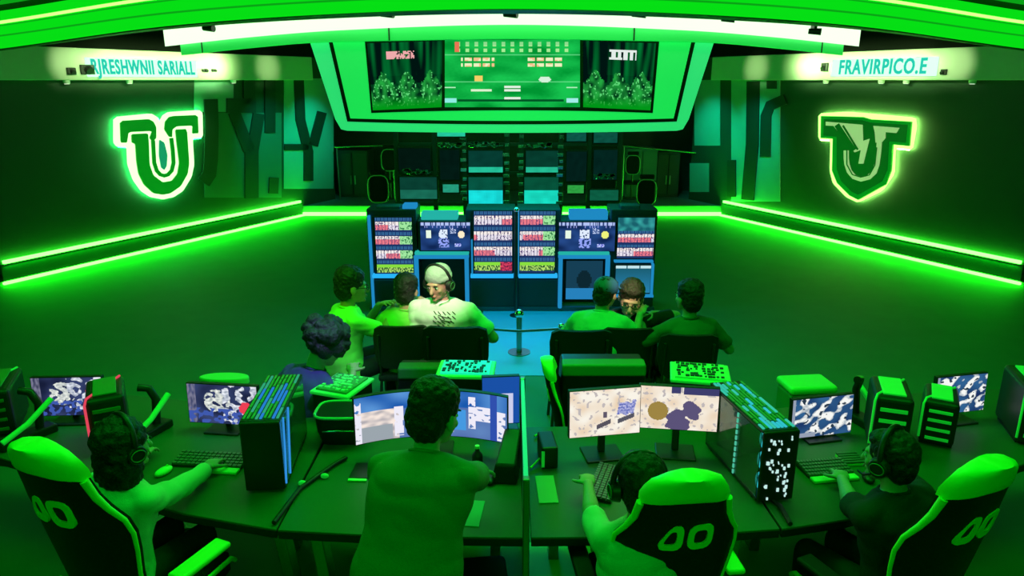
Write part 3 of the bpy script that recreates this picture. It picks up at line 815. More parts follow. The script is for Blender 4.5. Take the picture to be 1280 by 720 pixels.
def place(o, x, y, yaw, label, group=None, cat=None, z=0, s=None):
    o.location = (x, y, z); o.rotation_euler = (0, 0, yaw); o['label'] = label
    if cat: o['category'] = cat
    if group: o['group'] = group
    if s: o.scale = (s, s, s)
    return o
gc['category'] = 'chair'
GCG = 'gaming chairs with lime trim at the front desks'
def topat(px, py, z=1.30):
    return at_z(px, py, z)
CH = [(45, 566, -.40, 1.05, 'black gaming chair with lime crown and slanted marks, in the bottom left corner'),
      (862, 604, .10, .98, 'black gaming chair with lime crown behind the player in the pale shirt, right of centre'),
      (1238, 588, .42, 1.02, 'black gaming chair with lime crown and slanted marks, in the bottom right corner')]
for i, (px, py, yaw, s, lab) in enumerate(CH):
    o = gc if i == 0 else copy_tree(gc)
    p = topat(px, py, 1.30 * s); off = Matrix.Rotation(yaw, 3, 'Z') @ V((0, -.37 * s, 0))
    place(o, p.x - off.x, p.y - off.y, yaw, lab, GCG, 'chair', s=s)

# plain meeting chairs seen from behind
def make_meeting_chair():
    root = empty('meeting_chair', (0, 0, 0)); root['category'] = 'chair'
    rings = []
    for z, w in ((.56, .17), (.60, .225), (.70, .245), (.84, .25), (.93, .235), (.96, .18)):
        n = 8; r = []
        for sgn in (-1, 1):
            for i in range(n + 1):
                x = (-w + 2 * w * i / n) * -sgn; r.append(V((x, -.22 - (z - .5) * .12 + x * x * .9 + sgn * .02, z)))
        rings.append(r)
    MB().loft(rings).build('backrest', M['blackfab'], root, smooth=40)
    MB().box((-.23, -.2, .42), (.23, .24, .48)).build('seat', M['blackfab'], root, bevel=.025, seg=3)
    for sx in (-1, 1):
        for sy in (-1, 1): MB().cyl((sx * .2, sy * .19, .43), (sx * .23, sy * .23, 0), .013, .013, 8).build('leg', M['darkmetal'], root, smooth=40)
        MB().cyl((sx * .2, -.17, .43), (sx * .2, -.26, .88), .012, .012, 8).build('back_post', M['darkmetal'], root, smooth=40)
    return root
mc = make_meeting_chair(); MCG = 'plain black chairs of the people in the middle'
for i, (px, py, yaw, s, lab) in enumerate([(499, 409, .05, 1.0, 'black chair back behind the person in lime shirt with back turned, left group'),
     (570, 409, -.05, 1.10, 'black chair back in front of the man in white graphic shirt'),
     (728, 414, .0, 1.05, 'black chair back behind the person in the lime and pale shirt, right group'),
     (789, 412, -.03, 1.0, 'black chair back below the man with bowed head, right group'),
     (866, 420, -.05, 1.0, 'black chair back of the man in the dark green shirt')]):
    o = mc if i == 0 else copy_tree(mc)
    s *= .94; p = at_z(px, py, .96 * s); place(o, p.x, p.y + .27, yaw, lab, MCG, 'chair', s=s)
MIDY = at_z(569, 407, 1.0).y

# chairs seen at the far rack
fc = None
def far_chair():
    root = empty('padded_chair', (0, 0, 0)); root['category'] = 'chair'
    b = MB(); b.box((-.20, -.05, .78), (.20, .05, 1.32)); b.build('backrest', M['leather'], root, bevel=.045, seg=4)
    pts = smoothpts([(-.21, .77), (.21, .77), (.21, 1.33), (-.21, 1.33)], 2)
    MB().tube([V((x, -.055, z)) for x, z in pts], .011, 6, True).build('trim', mat('trim_green_vinyl', (.35, .8, .3), .35), root, smooth=60)
    MB().box((-.17, -.06, 1.34), (.17, .04, 1.44)).build('head_pad', M['leather'], root, bevel=.035, seg=4)
    MB().box((-.23, -.02, .45), (.23, .42, .54)).build('seat', M['leather'], root, bevel=.03, seg=3)
    MB().cyl((0, 0, .54), (0, 0, .80), .03, .03, 8).build('back_stem', M['darkmetal'], root)
    MB().cyl((0, .2, .03), (0, .2, .46), .03, .03, 8).build('column', M['darkmetal'], root)
    MB().cyl((0, .2, 0), (0, .2, .03), .26, .24, 20).build('base', M['darkmetal'], root)
    return root
fc = far_chair()
for i, (px, py, yaw, lab) in enumerate([(473, 236, .1, 'black chair with green piping at the left end of the rack behind the consoles'), (808, 240, -.1, 'black chair with green piping at the right end of the rack behind the consoles')]):
    o = fc if i == 0 else copy_tree(fc)
    p = at_y(px, py, 13.0); place(o, p.x, 13.0, yaw, lab, None, 'chair', s=p.z / 1.05)
for i, (px, py, yaw, s, lab) in enumerate([(487, 200, .1, 1.1, 'smaller black padded chair beyond the left end of the rack, partly hidden'), (791, 206, -.1, 1.1, 'smaller black padded chair beyond the right end of the rack, partly hidden')]):
    o = copy_tree(fc); p = at_y(px, py, 16.2); place(o, p.x, 16.2, yaw, lab, None, 'chair', z=.2, s=(p.z - .2) / 1.05)

# ------------------------------------------------------------------ front desks
DZ = .75
def dk(px, py): p = at_z(px, py, DZ); return (p.x, p.y)
def desk(front, back, label, legs, name='desk'):
    F = [V((*p, DZ)) for p in front]; B = [V((*p, DZ)) for p in back]
    poly = F + B[::-1]; c = sum(poly, V()) / len(poly)
    root = empty(name, (c.x, c.y, 0), 0, label, 'desk')
    dn = V((0, 0, -.012))
    o = MB().prism(poly, [p + dn for p in poly]).build('desktop', M['desk'], bevel=.003); keep(o, root)
    o = MB().prism([p + dn for p in poly], [p + V((0, 0, -.05)) for p in poly]).build('edge_board', M['deskedge'], bevel=.003); keep(o, root)
    for (x, y, dx) in legs:
        a = V((x, y, DZ - .05)); q = V((x + dx, y - .02, 0))
        b = MB(); t = V((.03, 0, 0)); w = V((0, .05, 0))
        b.prism([a - t - w, a + t - w, a + t + w, a - t + w], [q - t - w, q + t - w, q + t + w, q - t + w])
        keep(b.build('leg', M['metal'], bevel=.004), root)
    b = MB(); i0, i1 = F[0], F[-1]; j0, j1 = B[0], B[-1]
    p0 = i0.lerp(j0, .75) + V((0, 0, -.05)); p1 = i1.lerp(j1, .75) + V((0, 0, -.05)); dd = V((0, .02, 0)); h = V((0, 0, -.38))
    q0 = p0.lerp(p1, .08); q1 = p0.lerp(p1, .92)
    b.prism([q0, q1, q1 + h, q0 + h], [q0 + dd, q1 + dd, q1 + h + dd, q0 + h + dd]); keep(b.build('modesty_panel', M['dark']), root)
    return root
f1 = [dk(-60, 556), dk(0, 572), dk(80, 596), dk(150, 619), dk(230, 642), dk(345, 662)]
b1 = [(-3.9, 4.55), (-3.45, 4.6), (-2.9, 4.55), (-2.4, 4.45), (-1.95, 4.35), (-1.12, 4.12)]
desk(f1, b1, 'long dark desk on the left with keyboard, glass computer and two monitors', [(f1[4][0] + .35, f1[4][1] + .25, .1), (f1[2][0], f1[2][1] + .3, 0), (-1.35, 3.9, 0)])
f2 = [dk(347, 662.5), dk(450, 668), dk(560, 671), dk(654, 672)]
b2 = [(-1.10, 4.12), (-.75, 4.06), (-.35, 4.03), (.045, 4.02)]
desk(f2, b2, 'dark desk in the middle where the player in dark green shirt leans over', [(f2[0][0] + .12, f2[0][1] + .2, .08), (f2[1][0] + .1, f2[1][1] + .3, 0), (-.1, 3.8, 0)])
f3 = [dk(664, 672), dk(760, 671), dk(860, 669), dk(975, 661)]
b3 = [(.085, 4.02), (.40, 4.03), (.80, 4.06), (1.22, 4.13)]
desk(f3, b3, 'dark desk right of the glass divider with the two pale map monitors', [(f3[3][0] - .14, f3[3][1] + .2, -.08), (.25, 3.8, 0)])
f4 = [dk(978, 661), dk(1060, 649), dk(1130, 630), dk(1200, 608), dk(1280, 580), dk(1340, 560)]
b4 = [(1.24, 4.13), (1.95, 4.35), (2.4, 4.45), (2.9, 4.55), (3.45, 4.6), (3.9, 4.55)]
desk(f4, b4, 'long dark desk on the right with flat keyboard and two monitors', [(f4[1][0] + .1, f4[1][1] + .3, 0), (f4[3][0], f4[3][1] + .3, 0), (1.5, 3.9, 0)])
# glass divider
dv = empty('desk_divider', (.065, 3.4, 0), 0, 'upright glass desk divider with grey post and teal lit top edge between the middle desks', 'divider')
b = MB().box((.057, 2.90, .78), (.069, 4.0, 1.05)); keep(b.build('glass_pane', M['glass']), dv)
keep(MB().box((.048, 2.86, 0), (.080, 2.90, 1.08)).build('front_post', M['metal'], bevel=.006), dv)
keep(MB().box((.048, 4.0, 0), (.080, 4.04, 1.08)).build('rear_post', M['metal'], bevel=.006), dv)
keep(MB().box((.052, 2.90, 1.05), (.074, 4.0, 1.075)).build('top_rail', mat('rail_teal', (.1, .6, .5), .35, emit=(.01, .30, .22), strength=.6), bevel=.003), dv)

# ------------------------------------------------------------------ pictures on monitors
def pic_stars(seed, red=(.83, .6)):
    def f_(u, v):
        c = mixc((.008, .012, .04), (.04, .06, .17), N(u * 4, v * 3, seed) + .5)
        if u < .12: c = mixc(c, (.2, .2, .3), .6 + N(u*30, v*8))
        d = math.hypot((u - .42) * 1.6, v - .42)
        if d < .30 and N(u * 12, v * 9, seed) > -.12: c = mixc((.35, .40, .42), (.9, .93, .85), N(u * 22, v * 18, seed) + .5)
        if u > .5 and N(u * 10, v * 8, seed + 4) > .02: c = mixc((.3, .35, .45), (.85, .88, .95), N(u * 20, v * 20, 1) + .5)
        if v > .62 and N(u * 14, v * 10, seed + 9) > 0: c = (.05, .10, .42)
        if math.hypot((u - red[0]) * 1.4, (v - red[1]) * .8) < .14 + .05 * N(u * 10, v * 10): c = (.85, .05, .09)
        return c
    return f_
def pic_snow(seed):
    def f_(u, v):
        c = mixc((.01, .03, .12), (.03, .12, .28), N(u * 3, v * 3, seed) + .5)
        s = N((u + v * .55) * 7, (v - u * .3) * 5, seed)
        if s > .0: c = mixc((.35, .42, .48), (.92, .93, .90), s * 4 + N(u * 20, v * 20) * .5)
        if s > .0 and N(u * 14, v * 12, seed + 2) > .3: c = (.02, .04, .07)
        if u < .05 or (v > .88 and u < .4): c = (.3, .35, .45)
        return c
    return f_
def pic_map(seed, kind):
    def f_(u, v):
        c = mixc((.86, .66, .46), (1, .95, .84), N(u * 5, v * 4, seed) * .9 + .62)
        if N(u * 18, v * 14, seed) > .33: c = (.55, .5, .5)
        if kind == 0:
            if abs(u - .80 + (v - .45) * .15) < .12 and abs(v - .43) < .13 + .08 * N(u * 12, v * 9): c = mixc((.10, .14, .5), (.62, .62, .9), N(u * 40, v * 30) + .4)
            if abs((u - .83) * .5 + (v - .64)) < .05 and .68 < u < .92: c = (.10, .10, .13)
            if abs((u - .47) * .6 + (v - .76)) < .05 and .38 < u < .58: c = (.10, .09, .12)
            if abs(u - .5) < .03 and abs(v - .55) < .06: c = (.12, .1, .15)
        else:
            if u > .55 and v < .16 or (u > .4 and u < .52 and v < .14): c = (.05, .05, .16)
            if ((u - .24) / .13) ** 2 + ((v - .58) / .22) ** 2 < 1: c = (.36, .25, .06)
            q = N(u * 9, v * 9, 3) * .7; 
            if ((u - .50) / .15) ** 2 + ((v - .82) / .30) ** 2 < 1 + q or ((u - .66) / .12) ** 2 + ((v - .54) / .22) ** 2 < 1 + q: c = (.11, .09, .20)
        return c
    return f_
def pic_city(u, v):
    c = mixc((.01, .10, .42), (.10, .30, .68), N(u * 5, v * 3, 4) + .35)
    if v > .35: c = mixc(c, (.16, .22, .42), .5)
    if u < .28 and v > .34: c = mixc((.45, .42, .45), (.95, .82, .74), N(u * 18, v * 12) + .7 - (v - .35) * .8)
    if v > .66 and u < .24: c = (.33, .38, .42)
    for a, w, v0, v1 in ((.02, .02, .12, 1), (.28, .03, .3, .95), (.47, .045, .1, .45), (.60, .035, .05, .9), (.76, .022, .1, .8), (.83, .07, .3, .62), (.96, .03, .35, .98)):
        if abs(u - a) < w and v0 < v < v1 and N(u * 30, v * 18, 8) > -.3: c = (.86, .84, .95)
    if .64 < u < .72 and .4 < v < .85: c = (.06, .32, .75)
    if .88 < u < .93: c = (.03, .08, .42)
    return c

# ------------------------------------------------------------------ desk things
def monitor(c, w, h, yaw, pic, label, tilt=.06, stand=True, s=1.0, z0=DZ, group=None, curve=0, nx=110, ny=62, name='monitor'):
    """c: centre of the picture in the world; faces the camera side (-Y) at yaw 0"""
    root = empty(name, (c[0], c[1], z0), yaw, label, 'monitor', group)
    zc = c[2] - z0; ct, st_ = math.cos(tilt), math.sin(tilt)
    def P(u, v, d): # u,v in -.5..5 ; d depth forward(-y)
        x = u * w; y = -d; z = (-v) * h
        if curve:
            R = curve; a = x / R; x = R * math.sin(a) ; y = -d - R * (1 - math.cos(a))
        return V((x, y * ct + z * st_, zc + z * ct - y * st_ * 0))
    n = 16 if curve else 2
    def shell(mu, mv, d0, d1):
        b = MB(); cols = []
        for i in range(n + 1):
            u = (-.5 - mu) + (1 + 2 * mu) * i / n
            cols.append([P(u, -.5 - mv, d0), P(u, .5 + mv, d0), P(u, .5 + mv, d1), P(u, -.5 - mv, d1)])
        return b.loft(cols)
    shell(.012, .02, .006, -.025).build('bezel', M['black'], root, bevel=.003)
    shell(-.15, -.2, -.024, -.05).build('rear_housing', M['black'], root, bevel=.006)
    display('display', lambda u, v: P(u - .5, v - .5, .008), nx, ny, pic, root, s)
    if stand:
        MB().box((-.02, .03, .012), (.02, .06, zc + .02)).build('stand_neck', M['darkmetal'], root, bevel=.006)
        MB().box((-.11, -.07, 0), (.11, .11, .012)).build('stand_base', M['darkmetal'], root, bevel=.005)
    return root
def mon_px(px, py, Y, **k):
    p = at_y(px, py, Y); return monitor(p, **k)
mon_px(279, 505, 3.98, w=.44, h=.245, yaw=-.12, pic=pic_stars(3), label='monitor showing a star battle with a red patch, behind the keyboard on the left desk', curve=0)
mon_px(86, 495, 4.1, w=.42, h=.245, yaw=.05, pic=pic_stars(8, (.86, .42)), label='monitor showing a pale cluster on navy, at the far left of the left desk')
mon_px(1027, 520, 3.88, w=.40, h=.24, yaw=.22, pic=pic_snow(4), label='monitor with snowy blue picture behind the flat keyboard on the right desk')
mon_px(1200, 492, 4.1, w=.36, h=.24, yaw=.22, pic=pic_snow(11), label='monitor with snowy blue picture at the far right of the right desk')
mon_px(756, 515, 3.66, w=.405, h=.27, yaw=.17, pic=pic_map(2, 0), label='left one of the two pale map monitors, with a small blue patch', s=.95)
mon_px(848, 510, 3.68, w=.43, h=.25, yaw=-.13, pic=pic_map(7, 1), label='right one of the two pale map monitors, with an olive round blob', s=.95)
mon_px(541, 516, 3.72, w=.87, h=.27, yaw=.02, pic=pic_city, label='wide curved monitor with blue and white picture behind the leaning player', curve=-.75 if False else .9, nx=170, ny=60)
mon_px(626, 500, 3.95, w=.22, h=.30, yaw=.10, pic=lambda u, v: (.6, .62, .85) if (.4 < u < .85 and v > .35) else (.01, .08, .38), label='narrow blue monitor beside the glass divider, behind the curved monitor', tilt=0, nx=30, ny=40)

def tower(cx, cy, yaw, w, d, h, label, side=1, rgb=(.03, .45, .75), z0=DZ, topc=(.05, .8, .4), name='glass_computer'):
    """computer tower; length along local Y, front panel at -Y, glass side on +x*side"""
    root = empty(name, (cx, cy, z0), yaw, label, 'computer')
    b = MB(); t = .012
    b.box((-w/2, -d/2, .015), (w/2, d/2, .03)); b.box((-w/2, -d/2, h - .012), (w/2, d/2, h)); b.box((-w/2, d/2 - t, .03), (w/2, d/2, h - .012))
    sx = -side * w / 2; b.box((min(sx, sx + side * t), -d/2, .03), (max(sx, sx + side * t), d/2, h - .012))
    b.build('chassis', M['black'], root, bevel=.003)
    MB().box((-w/2, -d/2 - .02, .015), (w/2, -d/2, h)).build('front_panel', M['black'], root, bevel=.008)
    gx = side * w / 2; MB().box((min(gx, gx - side * .005), -d/2 + .01, .035), (max(gx, gx - side * .005), d/2 - .01, h - .016)).build('glass_side', M['glass'], root)
    # lit strips along the top
    col = emat('rgb_%s' % '_'.join('%02d' % int(c * 99) for c in topc), topc, .9)
    col2 = emat('rgb_%s' % '_'.join('%02d' % int(c * 99) for c in rgb), rgb, 1.0)
    rs = random.Random(int(cx * 100)); tops = [MB(), MB(), MB()]
    for k in range(9):
        x = -w/2 + w * (.08 + .105 * k); y = -d/2 + .02
        while y < d/2 - .05:
            L = rs.uniform(.04, .20); L = min(L, d/2 - .02 - y); tops[rs.choice((0, 1, 2, 2))].box((x - .006, y, h), (x + .006, y + L, h + .006)); y += L + .01
    for tm, tmm in zip(tops, (col, col2, mat('vent_dark_teal', (.10, .32, .25), .3))):
        if tm.v: tm.build('top_lights', tmm, root)['kind'] = 'stuff'
    # inside: board, graphics card, ring fans
    MB().box((-side * (w/2 - .02) - .004, -d/2 + .05, .05), (-side * (w/2 - .02) + .004, d/2 - .03, h - .03)).build('circuit_board', mat('board_green', (.02, .10, .05), .4), root)
    MB().box((-w*.28, -d*.1, h*.35), (w*.3, d*.4, h*.43)).build('graphics_card', M['darkmetal'], root, bevel=.004)
    for k in range(3):
        c = V((side * w * .22, -d/2 + .055, h * (.2 + .29 * k))); pts = [c + V((math.cos(a) * .0, math.cos(a) * .045, math.sin(a) * .05)) for a in [2 * PI * i / 20 for i in range(20)]]
        MB().tube(pts, .005, 6, True).build('fan_ring', col2, root, smooth=60)
    for sx_ in (-1, 1):
        for sy in (-1, 1): MB().cyl((sx_ * w * .38, sy * d * .4, 0), (sx_ * w * .38, sy * d * .4, .016), .016, .016, 10).build('foot', M['black'], root)
    return root
T1 = tower(-1.30, 3.60, .09, .20, .60, .40, 'tall glass-sided computer with blue lit edge on the left desk, beside the desk seam', 1, (.02, .22, .62), topc=(.03, .42, .20))
b = MB()
for k in range(2):
    b.tube([V((.102, -.30 + .10 * k, .04 + .0 * k)), V((.104, -.27 + .10 * k, .2)), V((.102, -.24 + .12 * k, .385))], .006, 6)
b.build('edge_light', emat('rgb_blue_edge', (.03, .28, .75), 1.0), T1, smooth=60)
T2 = tower(1.27, 3.50, .17, .19, .60, .40, 'tall glass-sided computer with sparkling front panel on the desk right of the map monitors', -1, (.03, .55, .6), topc=(.04, .62, .42))
rnd = random.Random(5); b = MB()
for k in range(44):
    x = rnd.choice((-.05, .0, .045)) + rnd.uniform(-.018, .018); z = rnd.uniform(.03, .37); s = rnd.uniform(.002, .006); b.box((x - s, -.325, z - s * 1.6), (x + s, -.319, z + s * 1.6))
b.build('front_lights', emat('sparkle_white_light', (.55, .85, .8), 1.0), T2)['kind'] = 'stuff'
b = MB()
for k in range(11): b.box((-.103, -.06, .03 + k * .033), (-.096, -.05, .052 + k * .033))
b.build('side_lights', emat('rgb_teal_dash', (.08, .55, .35), .9), T2)
# low PC with red edge at far left, glowing dark PCs at far right / edges
def halo_pc(px, py, Y, yaw, w, d, h, label, light, lamp, extra=True, z0=DZ):
    p = at_y(px, py, Y); root = empty('desktop_computer', (p.x, Y, z0), yaw, label, 'computer')
    MB().box((-w/2, -d/2, .01), (w/2, d/2, h)).build('case', M['black'], root, bevel=.025, seg=3)
    b = MB(); b.tube([V((-w/2 - .002, -d/2 - .002, .05)), V((-w/2 - .002, -d/2 - .002, h * .92)), V((-w/2 + .01, -d/2 + .03, h + .002)), V((w/2 - .02, d/2 - .03, h + .004))], .007, 8)
    b.build('lit_edge', lamp, root, smooth=60)
    b = MB()
    for k in range(4): b.box((-w/2 + .03, -d/2 - .006, h * (.15 + .2 * k)), (w/2 - .03, -d/2, h * (.22 + .2 * k)))
    b.build('front_grille', light, root, bevel=.003)
    MB().box((-w*.3, -d*.38, h), (w*.3, d*.38, h + .012)).build('top_vent', light, root, bevel=.004)
    for sx_ in (-1, 1): MB().box((sx_ * w * .4 - .012, -d * .4, 0), (sx_ * w * .4 + .012, d * .4, .012)).build('foot', M['black'], root)
    return root
GP = mat('glow_plastic_green', (.15, .75, .2), .35, emit=(.005, .32, .02), strength=.5)
GPd = mat('dull_plastic_green', (.06, .25, .08), .4)
halo_pc(140, 540, 3.85, .5, .20, .34, .34, 'black desktop computer with a red lit edge behind the player on the left', GPd, emat('red_edge_light', (.75, .06, .10), 1.0))
halo_pc(1106, 540, 3.85, -.35, .20, .34, .34, 'black desktop computer with green lit grille behind the player at right', GP, GP)
halo_pc(1168, 545, 3.9, -.5, .18, .30, .28, 'small black computer with a green top panel left of the far right monitor', GP, GP)
halo_pc(1285, 520, 3.95, -.3, .22, .4, .36, 'black computer with bright green rim, cut by the right frame edge', GP, GP)
halo_pc(2, 520, 4.05, .4, .22, .4, .30, 'black computer with dull green rim, cut by the left frame edge', GPd, GP)
# green slanted arms at the left computer
def vstand(px, py, Y, yaw, label, k=1):
    p = at_y(px, py, Y); root = empty('wheel_stand', (p.x, Y, DZ), yaw, label, 'stand')
    MB().box((-.05, -.16, 0), (.05, .16, .05)).build('base', M['black'], root, bevel=.01)
    MB().tube([V((0, .08, .04)), V((0, .10, .20)), V((-.01, .07, .28)), V((-.06, .04, .29))], .024, 10).build('mast', M['black'], root, smooth=60)
    MB().tube([V((.045, -.15, .06)), V((.05, .0, .12)), V((.05, .15, .22))], .017, 8).build('lit_arm', GP, root, smooth=60)
vstand(184, 545, 3.9, -.35, 'black stand with upright mast and green arm right of the red-edged computer')
vstand(1080, 530, 4.05, .3, 'black stand with mast and green arm behind the right keyboard')
vstand(35, 555, 3.85, -.5, 'black stand with green arm in front of the far left monitor')

def keyboard(px, py, yaw, w, d, label, pad=True, z=DZ, pc=M['limepad'], m=M['black'], group=None):
    p = at_z(px, py, z); root = empty('keyboard', (p.x, p.y, z), yaw, label, 'keyboard', group)
    b = MB(); b.prism([V((-w/2, -d/2, 0)), V((w/2, -d/2, 0)), V((w/2, d/2, 0)), V((-w/2, d/2, 0))], [V((-w/2, -d/2, .014)), V((w/2, -d/2, .014)), V((w/2, d/2, .028)), V((-w/2, d/2, .028))])
    b.build('base', m, root, bevel=.003)
    b = MB()
    cols = 15; kw = w / cols
    for r in range(5):
        y = -d/2 + d * (r + .5) / 5
        for c in range(cols):
            x = -w/2 + kw * (c + .5); z_ = .014 + .014 * (r + .5) / 5
            b.box((x - kw * .4, y - d * .08, z_ - .004), (x + kw * .4, y + d * .08, z_ + .009))
    b.build('keys', mat('keycap_grey', (.10, .14, .11), .4), root)
    if pad: MB().box((-w/2 * .2 if pad == 2 else -w/2, -d/2 - .055, 0), (w/2, -d/2 - .004, .018)).build('wrist_rest', pc, root, bevel=.006)
    return root
keyboard(265, 578, -.10, .40, .13, 'black keyboard under the hand of the player in long pale sleeves, left desk', 2)
keyboard(1030, 588, .15, .26, .14, 'short keyboard with bright green wrist rest on the right desk', True)
keyboard(756, 606, 1.25, .34, .13, 'dark keyboard turned sideways beside the player in pale shirt', False)
keyboard(1062, 577, .10, .12, .10, 'small pale keypad right of the short keyboard on the right desk', False, m=M['limepad'])
def slab(px, py, yaw, w, d, h, name, label, cat, m, edge=None):
    p = at_z(px, py, DZ); root = empty(name, (p.x, p.y, DZ), yaw, label, cat)
    MB().box((-w/2, -d/2, 0), (w/2, d/2, h)).build('body', m, root, bevel=min(.006, h * .4))
    if edge: MB().box((-w/2, -d/2 - .022, 0), (w/2, -d/2, h * .8)).build('lit_edge', edge, root, bevel=.003)
    return root
slab(452, 590, -.05, .10, .16, .012, 'desk_phone', 'flat dark phone dock with bright green lower edge left of the leaning player', 'phone', M['black'], M['limepad'])
slab(683, 612, .05, .10, .26, .006, 'mouse_pad', 'narrow pale green pad on the desk just right of the divider', 'pad', mat('pad_green', (.2, .5, .28), .7))
slab(560, 640, -.1, .34, .22, .004, 'mouse_mat', 'thin teal mat under the arm of the leaning player', 'mat', mat('mat_teal', (.10, .40, .30), .7))
def mouse(px, py, yaw, label, m=M['black']):
    p = at_z(px, py, DZ); root = empty('computer_mouse', (p.x, p.y, DZ), yaw, label, 'mouse')
    MB().ball((0, 0, .015), (.031, .055, .02)).build('body', m, root, smooth=60)
    MB().cyl((-.003, .028, .033), (.003, .028, .033), .007, .007, 10).build('wheel', M['lime'], root, smooth=60)
mouse(205, 592, -.4, 'pale mouse on the left desk beside the player arm', M['limepad'])
mouse(1085, 600, -.2, 'dark mouse beside the small keypad on the right desk')
mouse(612, 602, .1, 'black mouse under the hand of the leaning player')
def bottle(px, py, h, r, label, m, z=DZ):
    p = at_z(px, py, z); root = empty('drink_bottle', (p.x, p.y, z), 0, label, 'bottle')
    rings = []
    for rr, zz in ((.85, 0), (1, .02), (1, .6), (.9, .68), (.4, .8), (.36, .9)):
        rings.append([V((r * rr * math.cos(t), r * rr * math.sin(t), h * zz)) for t in [2 * PI * i / 16 for i in range(16)]])
    MB().loft(rings).build('body', m, root, smooth=40)
    MB().cyl((0, 0, h * .9), (0, 0, h), r * .42, r * .42, 12).build('cap', M['limepad'], root, smooth=40)
bottle(597, 590, .16, .03, 'dark bottle standing at the fingers of the leaning player', M['black'])
# dark boxes by the divider, looping green cable
b = empty('headset_box', (*[*at_z(633, 590, DZ)][:2], DZ), -.1, 'dark tapered box on the desk just left of the divider', 'box')
MB().prism([V((-.07, -.13, 0)), V((.07, -.13, 0)), V((.07, .15, 0)), V((-.07, .15, 0))], [V((-.05, -.10, .10)), V((.06, -.10, .10)), V((.07, .13, .20)), V((-.02, .13, .20))]).build('body', M['black'], b, bevel=.01)
MB().box((-.05, -.11, .005), (.03, -.105, .05)).build('front_label', GPd, b)
b = empty('game_console', (*[*at_z(684, 575, DZ)][:2], DZ), .1, 'black upright game console on the desk just right of the divider', 'game console')
MB().box((-.045, -.10, 0), (.045, .10, .13)).build('body', M['black'], b, bevel=.01)
MB().box((-.047, -.104, .015), (-.03, -.098, .11)).build('light_slot', GP, b)
pts = [at_z(663, 585, .76), at_z(676, 572, .77), at_z(686, 556, .78), at_z(688, 546, .77), at_z(676, 541, .76), at_z(668, 545, .76)]
tag(MB().tube(pts, .006, 8).build('cable', M['lime'], smooth=60), 'looping lime green cable on the desk right of the divider', 'cable')
pts = [V((-1.14, 3.0, .765)), V((-1.1, 3.3, .765)), V((-.98, 3.55, .765)), V((-.93, 3.62, .765))]
tag(MB().tube(pts, .012, 8).build('cable', M['black'], smooth=60), 'thick black cable along the seam of the left desk', 'cable')
pts = [at_z(988, 655, .765), at_z(975, 632, .765), at_z(962, 622, .765)]
tag(MB().tube(pts, .012, 8).build('cable', M['black'], smooth=60), 'thick black cable at the foot of the sparkling computer, right desk', 'cable')
for px, py, lab in ((406, 598, 'tiny lit plug on the desk right of the tall left computer'), (378, 607, 'tiny lit plug near the foot of the tall left computer')):
    p = at_z(px, py, DZ); tag(MB().ball((p.x, p.y, DZ + .015), (.022, .014, .015)).build('cable_plug', GP, smooth=60), lab, 'plug')

# ------------------------------------------------------------------ second row: backs of equipment facing away
def hutch(x0, x1, ytop, Y, d, label, m=M['black'], zb=0, inset=.06, edge=GPd):
    a = at_y(x0, ytop, Y); c = at_y(x1, ytop, Y); zt = a.z; cx = (a.x + c.x) / 2
    root = empty('equipment_hutch', (cx, Y, 0), 0, label, 'cabinet'); w = (c.x - a.x) / 2
    b = MB(); b.prism([V((-w - inset, 0, 0)), V((w + inset * .3, 0, 0)), V((w, 0, zt)), V((-w, 0, zt))], [V((-w - inset, d, 0)), V((w + inset * .3, d, 0)), V((w, d, zt)), V((-w, d, zt))])
    b.build('shell', m, root, bevel=.02, seg=3)
    MB().prism([V((-w, -.015, zt - .07)), V((w, -.015, zt - .07)), V((w, -.0, zt + .01)), V((-w, .0, zt + .01))], [V((-w, .10, zt - .07)), V((w, .10, zt - .07)), V((w, .10, zt + .02)), V((-w, .10, zt + .02))]).build('top_edge', edge, root, bevel=.012)
    MB().box((-w * .8, -.01, .15), (w * .8, 0, zt * .75)).build('rear_panel', M['dark'], root, bevel=.004)
    return root
hutch(703, 808, 458, 4.55, .25, 'large black equipment cabinet with green top edge behind the pale map monitors')
hutch(497, 580, 462, 4.75, .2, 'black equipment cabinet with green top edge behind the curved monitor', edge=mat('edge_dark_green', (.03, .14, .04), .5))
def mesh_pc(px, py, z, Y0, w, d, yaw, label, topm, dots, h=None, lip=GP):
    p = at_z(px, py, z); root = empty('mesh_top_computer', (p.x, p.y, 0), yaw, label, 'computer')
    MB().box((-w/2, -d/2, .0), (w/2, d/2, z - .02)).build('case', M['black'], root, bevel=.015)
    MB().box((-w/2 - .01, -d/2 - .01, z - .035), (w/2 + .01, d/2 + .01, z - .012)).build('rim', lip, root, bevel=.008)
    MB().box((-w/2 + .02, -d/2 + .02, z - .012), (w/2 - .02, d/2 - .02, z)).build('top_panel', topm, root)
    b = MB(); rr = random.Random(int(px)); n = 11
    for i in range(n):
        for j in range(6):
            if rr.random() < .7:
                x = -w/2 + .03 + (w - .06) * (i + .5 + rr.uniform(-.2, .2)) / n; y = -d/2 + .03 + (d - .06) * (j + .5 + rr.uniform(-.2, .2)) / 6; s = rr.uniform(.006, .014)
                b.box((x - s, y - s, z - .004), (x + s, y + s, z + .006))
    b.build('vents', dots, root)['kind'] = 'stuff'
    return root
TC = mat('mesh_cyan_panel', (.1, .6, .6), .4, emit=(.01, .62, .56), strength=.75)
mesh_pc(583, 458, .98, 0, .36, .26, -.05, 'computer with cyan glowing speckled top behind the curved monitor', TC, M['dark'])
mesh_pc(428, 478, .95, 0, .26, .30, -.35, 'computer with green speckled top behind the left end of the curved monitor', mat('mesh_green_panel', (.05, .30, .06), .5), GP)
